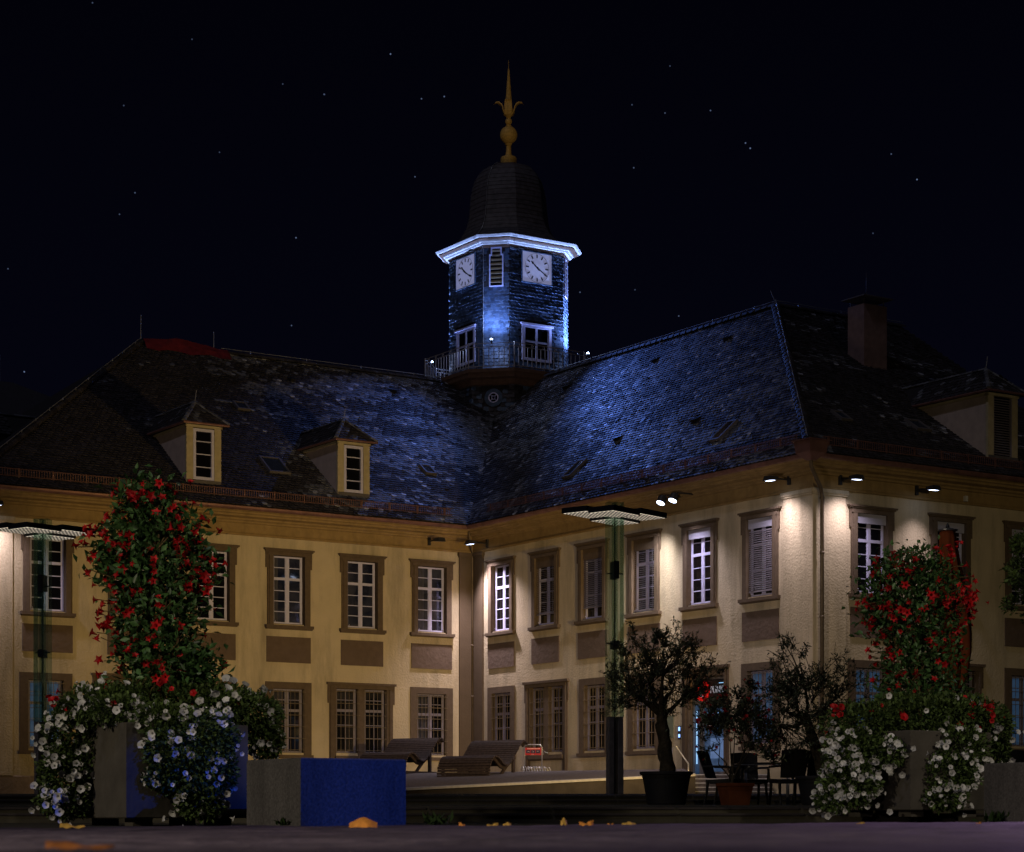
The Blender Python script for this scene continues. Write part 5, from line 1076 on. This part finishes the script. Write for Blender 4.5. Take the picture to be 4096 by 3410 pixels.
def tree(name,label,cat,base,trunk,rt,limbs,clusters,nper,lsize,lm,asp=.55,tw=.30,flw=None,leafmat='leafo',bark='bark'):
    e=thing(name,label,cat,tuple(base)); mb=MB(); tr=[np.array(p) for p in trunk]; n=len(tr)
    # gnarled trunk
    pts=[];rs=[]
    for i in range(n-1):
        for j in range(4): f_=j/4; pts.append(tr[i]+(tr[i+1]-tr[i])*f_+rng.normal(0,rt*.10,3)); q=(i+f_)/(n-1); rs.append(rt*(1.25-.5*q)*(1+.10*math.sin(i*7+j*2.3)))
    pts.append(tr[-1]); rs.append(rt*.7); mb.tube(pts,rs,12); part('trunk',mb,M[bark],e,smooth=True)
    mb=MB(); tips=[]; top=tr[-1]
    C=np.array(clusters)
    L=[np.array(l) for l in limbs]
    for l in L:
        m_=(top+l)/2+rng.normal(0,.05,3)+np.array([0,0,-.03]); mb.tube([top-[0,0,.05],m_,l],[rt*.5,rt*.33,rt*.2],7)
    P_=[];D_=[]; src=[]
    for c in C:
        l=L[int(np.argmin([np.linalg.norm(c-q) for q in L]))]; m_=(l+c)/2+rng.normal(0,.06,3); mb.tube([l,m_,c],[rt*.11,rt*.06,.005],4)
        for k in range(5):
            d=rng.normal(0,1,3)+ (c-top)*1.2+[0,0,.5]; d/=np.linalg.norm(d); end=c+d*rng.uniform(.5,1)*tw; mb.tube([c,(c+end)/2+rng.normal(0,.015,3),end],[.006,.004,.003],3,cap=False)
            m=nper//5; f_=rng.random(m)[:,None]; P_.append(c+(end-c)*f_+rng.normal(0,.012,(m,3))); D_.append(np.repeat(d[None],m,0)*.5+rng.normal(0,.6,(m,3))); src.append(end)
    part('limbs',mb,M[bark],e)
    P_=np.concatenate(P_);D_=np.concatenate(D_); part('crown',leaves(P_,D_,lsize,asp,0,.3),M[leafmat],e)
    if flw:
        s=np.array(src)[rng.choice(len(src),flw[0])]+rng.normal(0,.03,(flw[0],3)); part('blossoms',flowers(s,rng.normal(0,.5,(flw[0],3))+[0,-.6,.4],flw[1],'star'),M['redfl'],e)
    return e
def clusters(ells,n): p,_=sample(ells,n,.25); return p
Y=38
cr=[EL(2640,2640,170,120,Y,.75),EL(2560,2740,110,90,Y,.6),EL(2760,2680,110,100,Y,.6),EL(2480,2700,60,110,Y,.4),EL(2640,2780,160,70,Y,.6),EL(2840,2690,55,50,Y,.3),EL(2500,2830,50,40,Y,.3),EL(2610,2560,50,45,Y,.3),EL(2780,2800,70,50,Y,.35),EL(2690,2860,60,40,Y,.3)]
tree('olive_tree','olive tree with rounded crown in the large black pot beside the glass lamp','tree',(2.76,38,.8),[W(2672,3095,Y),W(2662,3000,Y),W(2648,2900,Y),W(2645,2850,Y)],.115,[W(2560,2790,Y-.1),W(2600,2740,Y+.2),W(2690,2760,Y),W(2650,2700,Y-.2),W(2740,2780,Y+.1),W(2520,2760,Y+.2)],clusters(cr,175),44,.074,'leafo')
Y=36
cr=[EL(3160,2720,90,110,Y,.45),EL(3130,2830,90,110,Y,.5),EL(3230,2800,110,130,Y,.6),EL(3300,2760,80,70,Y,.4),EL(3350,2680,40,80,Y,.2),EL(3140,2620,35,50,Y,.2),EL(3215,2660,35,60,Y,.2),EL(3390,2790,60,60,Y,.3),EL(3280,2900,90,70,Y,.5),EL(3090,2900,50,70,Y,.3),EL(3420,2720,30,40,Y,.2),EL(3190,2960,80,50,Y,.4)]
tree('olive_tree','loose leaning olive tree between the chairs and the right planter','tree',(5.22,36,.7),[W(3300,3130,Y),W(3275,3030,Y),W(3245,2940,Y),W(3220,2870,Y)],.095,[W(3150,2850,Y),W(3180,2780,Y+.1),W(3250,2800,Y),W(3300,2830,Y-.1),W(3120,2900,Y),W(3220,2750,Y)],clusters(cr,135),44,.072,'leafo',tw=.34)
cr=[EL(2920,2830,90,60,Y,.4),EL(2990,2810,60,60,Y,.35),EL(2960,2900,110,70,Y,.45),EL(2870,2900,50,50,Y,.3),EL(3050,2930,60,60,Y,.35),EL(2830,2960,50,50,Y,.25),EL(3020,3000,60,60,Y,.3),EL(3080,3010,40,40,Y,.3)]
tree('oleander_bush','dark oleander bush with red blossoms growing from the terracotta pot','shrub',(3.78,36,.55),[W(2930,3140,Y),W(2930,3110,Y)],.03,[W(2880,2980,Y),W(2920,2960,Y+.1),W(2960,2960,Y),W(3000,3000,Y-.1),W(2940,2920,Y),W(2850,3000,Y)],clusters(cr,80),46,.085,'leafo',asp=.6,tw=.26,flw=(130,.075),bark='bark')
# tree spray reaching in at the right edge
Y=27.0
cr=[EL(4090,2190,30,40,Y,.2),EL(4100,2320,45,60,Y,.2),EL(4085,2420,30,20,Y,.15),EL(4160,2260,60,140,Y,.4),EL(4180,2420,60,60,Y,.3)]
cr2=[EL(4520,2180,300,260,Y,1.0),EL(4640,2380,260,200,Y,.9),EL(4420,2000,200,160,Y,.7)]
e=tree('street_tree','tree whose leafy branch tips reach in at the right edge of the picture','tree',(7.6,27,.2),[(7.6,27,.2),(7.9,27,1.5),(8.0,27,2.6)],.12,[W(4560,2200,Y),W(4650,2400,Y),W(4420,2080,Y),W(4200,2350,Y),W(4220,2200,Y),W(4190,2420,Y)],np.concatenate([clusters(cr,60),clusters(cr2,170)]),60,.07,'leafm',asp=.8,tw=.22,leafmat='leafp')

# ================================================================ FALLEN LEAVES
def _f():pass
def fallen(label,u,v,wpx,hpx,Y,m,curl=.5,rz=0):
    c=W(u,v,Y); w=wpx/FPX*Y; h=hpx/FPX*Y; nx,ny=16,8; vs=[]
    sd=rng.random()*9
    for j in range(ny+1):
        for i in range(nx+1):
            a=-1+2*i/nx;b=-1+2*j/ny; tooth=.10*abs(math.sin(i*1.9+sd)); wd=(1-abs(a)**2.2)*(.55)+.06+tooth*(abs(b)>.9)
            x=a*w/2; y=b*w*wd*.6; z=h*(.05+(1-abs(b)**1.6)*(.62+.30*math.sin(a*2.4+sd))+.14*math.sin(a*7+b*3+sd)*curl)
            vs.append((x*math.cos(rz)-y*math.sin(rz),x*math.sin(rz)+y*math.cos(rz),z))
    mb=MB(); mb.add(vs,[(j*(nx+1)+i,j*(nx+1)+i+1,(j+1)*(nx+1)+i+1,(j+1)*(nx+1)+i) for j in range(ny) for i in range(nx)])
    zmin=min(v_[2] for v_ in vs); 
    o=part('fallen_leaf',mb,M[m],world=False,smooth=True); o.location=(c[0],c[1],ground_near(c[0],c[1])-zmin+.001); tag(o,label,'leaf',group='fallen autumn leaves'); return o
# ================================================================ GROUND
def ground_near(x,y): return .0052*x if y<11 else -.055
PRF=[(11.0,-.055),(25.2,-.045),(25.21,.064),(25.6,.064),(25.61,.137),(30,.17),(38,.232),(40,.242),(40.01,.33),(41,.335),(41.01,.42),(47,.52),(58,.62),(80,.70),(500,.75)]
mb=MB(); xs=[-400,-60,-30,-15,-8,-4,0,4,8,15,30,60,400]
vs=[(x,y,z-(.02 if y<25 else 0)) for y,z in PRF for x in xs]; n=len(xs)
mb.add(vs,[(j*n+i,j*n+i+1,(j+1)*n+i+1,(j+1)*n+i) for j in range(len(PRF)-1) for i in range(n-1)]); structure('plaza',mb,M['plaza'])
# near stone surface on which the camera stands, with a rounded far edge and slab joints
mb=MB(); ys=list(np.arange(-30,0,5))+list(np.linspace(0,10.9,110)); xs=list(np.arange(-60,-4,8))+list(np.linspace(-4,4,121))+[8.0]+list(np.arange(16,61,8))
_hn=lambda x,y:float(.55*vnoise(np.array([x*2.2+40]),np.array([y*1.3+9]),21)[0]+.45*vnoise(np.array([x*6.0+40]),np.array([y*3.0+9]),22)[0]-.5)
h=lambda x,y:.0052*x+.020*_hn(x,y)*(1 if y>3.5 else .25)
vs=[(x,y,h(x,y)) for y in ys for x in xs]+[(x,10.97,h(x,10.9)-.012) for x in xs]+[(x,10.99,-.3) for x in xs]; n=len(xs)
mb.add(vs,[(j*n+i,j*n+i+1,(j+1)*n+i+1,(j+1)*n+i) for j in range(len(ys)+1) for i in range(n-1)]); structure('pavement',mb,M['pave'])
for y_,z_,h_ in ((25.2,.064,.02),(25.6,.137,.02),(40.0,.33,.02),(41.0,.42,.02)):
    mb=MB(); x=-40.0
    while x<40: mb.box(x,x+1.46,y_-.02,y_+.10,z_-.02,z_+.006); x+=1.5
    structure('kerb',mb,M['retain'])
# terrace / ramp before the facades
def gz_(y): 
    for (a,b),(c,d) in zip(PRF,PRF[1:]):
        if a<=y<=c: return b+(d-b)*(y-a)/(c-a)
def tz(x,y): return min(.913+.049*x+.0627*(y-58),1.40)
mb=MB(); xs=np.linspace(-24,5.0,59); ys=np.linspace(58,77,39); n=len(xs)
vs=[(x,y,tz(x,y)) for y in ys for x in xs]; mb.add(vs,[(j*n+i,j*n+i+1,(j+1)*n+i+1,(j+1)*n+i) for j in range(len(ys)-1) for i in range(n-1)]); structure('terrace',mb,M['terrace'])
mb=MB(); vs=[]; xs=np.linspace(-6.5,5.0,24)
for x in xs: vs+=[(x,57.95,.45),(x,57.95,max(tz(x,58)-.05,.46))]
mb.add(vs,[(2*i,2*i+2,2*i+3,2*i+1) for i in range(len(xs)-1)]); mb.add([(5.0,57.95,.45),(5.0,64,.45),(5.0,64,1.35),(5.0,57.95,tz(5,58)-.05)],[(0,1,2,3)])
o=part('retaining_wall',mb,M['retain']); tag(o,'low rendered retaining wall rising along the ramp to the entrance steps','wall')
mb=MB(); vs=[]
for x in xs: z=tz(x,58); vs+=[(x,57.90,z-.05),(x,57.90,z+.012),(x,58.25,z+.012+.022),(x,58.25,z-.05)]
mb.add(vs,[(4*i+k,4*i+4+k,4*i+4+(k+1)%4,4*i+(k+1)%4) for i in range(len(xs)-1) for k in range(4)]+[(0,1,2,3),(4*len(xs)-1,4*len(xs)-2,4*len(xs)-3,4*len(xs)-4)]); o=part('coping',mb,M['coping']); tag(o,'pale stone coping along the top of the ramp wall','coping')
mb=MB()
for k in range(5):
    z0=.60+.126*k; y0=60.0+.36*k; mb.box(5.02,7.4,y0,66.0,z0-.3 if k==0 else z0+.001,z0+.126-.03); mb.box(5.02,7.4,y0-.03,66.0,z0+.126-.03,z0+.126,1)
o=part('entrance_steps',mb,[M['terrace'],M['coping']]); tag(o,'stone steps with pale nosings up to the lit entrance','steps')
# weeds at the kerb
for i,(u,v,Y,lab) in enumerate(((1132,3297,18.0,'small green weed at the foot of the granite cube'),(1745,3296,10.9,'tuft of weed on the paving edge near the middle'),(3985,3255,21.5,'leafy weed beside the right hand stone cube'))):
    c=W(u,v,Y); c[2]=-.04 if Y>11 else .0; n=46; p=np.repeat(c[None],n,0)+rng.normal(0,.03 if i<2 else .07,(n,3))*[1,1,.1]; d=rng.normal(0,.6,(n,3))+[0,0,1.]; o=part('weed',leaves(p,d,.07 if i<2 else .13,.5,0,.2),M['wgrass']); tag(o,lab,'weed')
# fallen leaves on the paving edge
for a in (('large curled brown leaf, blurred, close to the lens at the lower left',320,3372,270,34,3.25,'brownleaf',.7,.1),('thin curved yellow leaf on the paving edge below the left planter',290,3312,100,22,9.3,'ylight',.9,0),
  ('orange curled leaf in front of the blue lit stone cube',1453,3300,112,44,8.8,'yellow',.15,.1),('tiny orange leaf right of the blue lit cube',1848,3298,26,16,9.6,'yellow',.6,.3),('flat yellow leaf right of the blue lit cube',1970,3300,46,14,9.5,'ylight',.5,0),('yellow leaf with a raised stalk beside the flat one',2028,3298,34,14,9.6,'ylight',.8,.2),
  ('pale upright leaf left of the brown leaf in the middle',2255,3288,30,30,9.4,'ylight',.9,.5),('crumpled orange brown leaf in the middle of the paving edge',2345,3292,58,26,9.2,'yellow',.6,.1),('small orange leaf right of the crumpled one',2442,3294,24,12,9.6,'yellow',.5,0),('pale dry leaf farthest right of the middle group',2515,3292,56,14,9.5,'ylight',.7,.1),
  ('small yellow leaf on the edge before the right planter',3443,3282,34,8,9.8,'ylight',.2,0),('dark curled leaf on the edge below the right planter',3915,3292,24,10,9.0,'yellow',.5,.2)): fallen(*a)
# ================================================================ FAR HOUSE behind the left roof
c0=np.array([-23.0,92.0]); fh=Fr(c0,UA,-UB)
fb=thing('far_house','dark roofed house seen behind the left end of the town hall','building',(c0[0],c0[1],.7)); mb=MB(); mb.fbox(fh,-12,9,-12,0,.7,16.6); part('wall',mb,M['bgwall'],fb)
mb=MB(); P=fh.P; z0=16.6; z1=20.2; pts=[P(-12.8,.8,z0),P(9.8,.8,z0),P(9.8,-12.8,z0),P(-12.8,-12.8,z0),P(-7,-6,z1),P(3.6,-6,z1)]; mb.add(pts,[(0,1,5,4),(1,2,5),(2,3,4,5),(3,0,4),(3,2,1,0)]); rf=part('roof',mb,M['tileA'],fb)
mb=MB(); mb.tube([P(3.0,-6,z1),P(3.0,-6,z1+1.2)],.02,5); mb.tube([P(2.2,-6,z1),P(2.5,-6,z1+1.1)],.015,5); part('lightning_rod',mb,M['wire'],rf)
# ================================================================ LIGHT
# street lighting of the square (sodium lamps), with added beams that have no lamp
AMB=(1,.65,.20)
light('SPOT','square_lamp_beam',(9.0,49.5,3.6),6500,AMB,(-7.0,72.0,5.6),math.radians(52),.6,.35)
light('SPOT','mast_lamp_beam',(2.5,48.2,5.6),1250,(1,.79,.62),(2.5,70,5.5),math.radians(80),.8,.3)
light('SPOT','mast_lamp_beam',(-10.8,50.6,5.6),700,(1,.76,.50),(-8,68,10),math.radians(70),.9,.3)
light('SPOT','side_lamp_beam',(18,30,8),2600,(1,.78,.42),(13,62,5),math.radians(40),.9,.4)
light('SPOT','right_lamp_beam',(13,11,6.5),1700,(1,.86,.66),(4.9,25,1.8),math.radians(25),.8,.2)
light('SPOT','added_front_beam',(3.5,5,7),1700,(1,.86,.66),(-2.75,20.9,2.0),math.radians(12.5),.6,.15)  # added beam to brighten the shaded plants of the left planter
light('SPOT','added_near_beam',(-5,2,2.2),1100,(1,.80,.72),(2.5,8.5,0),math.radians(72),.8,.2)  # added beam to brighten the fallen leaves and near ground
light('SPOT','left_lamp_beam',(-15,7.5,6),2500,(1,.84,.60),(-3.4,20.5,1.9),math.radians(44),.8,.2)
light('SPOT','blue_floor_spot',(8.0,12.5,4.8),2300,(.004,.095,1.0),(-1.72,19.4,.36),math.radians(10),.4,.03)
light('SPOT','violet_paving_beam',(5.2,14.5,2.2),700,(.80,.50,.95),(-.5,6.5,0),math.radians(80),.9,.2)  # violet beam set to tint the near paving
light('SPOT','added_finial_beam',(14,28,9),9000,(1,.74,.36),(TC[0],TC[1],28.9),math.radians(4.6),.9,.2)  # added narrow beam to light the finial
sn=bpy.data.lights.new('added_fill_sun','SUN'); sn.energy=.16; sn.color=(.80,.80,1.0); sn.angle=math.radians(3); so=bpy.data.objects.new('added_fill_sun',sn); COL.objects.link(so); so.rotation_euler=(math.radians(36),0,math.radians(-42))  # added weak fill to lift the dark roofs, dome and chimney
w=bpy.data.worlds.new('World'); scene.world=w; w.use_nodes=True; nt=w.node_tree; N=nt.nodes; L=nt.links; bg=N['Background']
sky=N.new('ShaderNodeTexSky'); sky.sky_type='NISHITA'; sky.sun_disc=False; sky.sun_elevation=math.radians(-9); sky.sun_rotation=math.radians(190)
tc=N.new('ShaderNodeTexCoord'); sep=N.new('ShaderNodeSeparateXYZ'); L.new(tc.outputs['Generated'],sep.inputs[0])
cr=N.new('ShaderNodeValToRGB'); cr.color_ramp.elements[0].position=0; cr.color_ramp.elements[0].color=(.0017,.0019,.0060,1); cr.color_ramp.elements[1].position=.42; cr.color_ramp.elements[1].color=(.0005,.0005,.0018,1)
L.new(sep.outputs['Z'],cr.inputs['Fac'])
ad=N.new('ShaderNodeVectorMath'); ad.operation='MULTIPLY_ADD'; ad.inputs[1].default_value=(.02,.02,.02); L.new(sky.outputs[0],ad.inputs[0]); L.new(cr.outputs[0],ad.inputs[2]); last=ad.outputs[0]
STARS=[(370,12,.4),(1562,217,1),(1686,396,.6),(1777,387,.7),(2842,443,.6),(2660,453,.4),(2528,420,.35),(2982,573,.8),(3001,594,1),(3565,617,.5),(3668,719,1),(1184,952,.8),(97,1488,1),(1166,1303,.5),(2715,1265,.5),(2320,1170,.5),(540,772,.5),(32,1076,.4),(478,858,.4),(1660,708,.5),(2535,672,.5),(1296,378,.35),(495,423,.35),(768,158,.3),(1298,379,.3),(1131,337,.3),(2540,1160,.3),(3492,934,.3),(878,610,.3),(2680,265,.3)]
for u,v,b in STARS:
    d=np.array([(u-CX)/FPX,1,(HV-v)/FPX]); d/=np.linalg.norm(d)
    dt=N.new('ShaderNodeVectorMath'); dt.operation='DISTANCE'; dt.inputs[1].default_value=tuple(d); L.new(tc.outputs['Generated'],dt.inputs[0])
    mr=N.new('ShaderNodeMapRange'); mr.inputs['From Min'].default_value=.00040; mr.inputs['From Max'].default_value=.00022; mr.inputs['To Min'].default_value=0; mr.inputs['To Max'].default_value=b*.22; L.new(dt.outputs['Value'],mr.inputs['Value'])
    sc=N.new('ShaderNodeVectorMath'); sc.operation='MULTIPLY_ADD'; sc.inputs[1].default_value=(.55,.75,1.3); L.new(mr.outputs[0],sc.inputs[0]); L.new(last,sc.inputs[2]); last=sc.outputs[0]
L.new(last,bg.inputs['Color']); bg.inputs['Strength'].default_value=1.0
# ================================================================ CAMERA
cam=bpy.data.cameras.new('Camera'); co=bpy.data.objects.new('Camera',cam); COL.objects.link(co); co.location=(0,0,ZC); co.rotation_euler=(PI/2,0,0)
cam.sensor_width=36; cam.lens=FPX/4096*36; cam.shift_x=0; cam.shift_y=(HV-1705)/4096; cam.clip_start=.05; cam.clip_end=3000
cam.dof.use_dof=True; cam.dof.focus_distance=60; cam.dof.aperture_fstop=9
scene.camera=co
vs_=scene.view_settings; vs_.view_transform='Standard'; vs_.look='None'; vs_.exposure=0; vs_.gamma=1; vs_.use_curve_mapping=False
scene.render.engine='CYCLES'; cy=scene.cycles; cy.max_bounces=5; cy.diffuse_bounces=2; cy.glossy_bounces=3; cy.transmission_bounces=5; cy.caustics_reflective=False; cy.caustics_refractive=False; cy.use_denoising=True; cy.sample_clamp_indirect=3
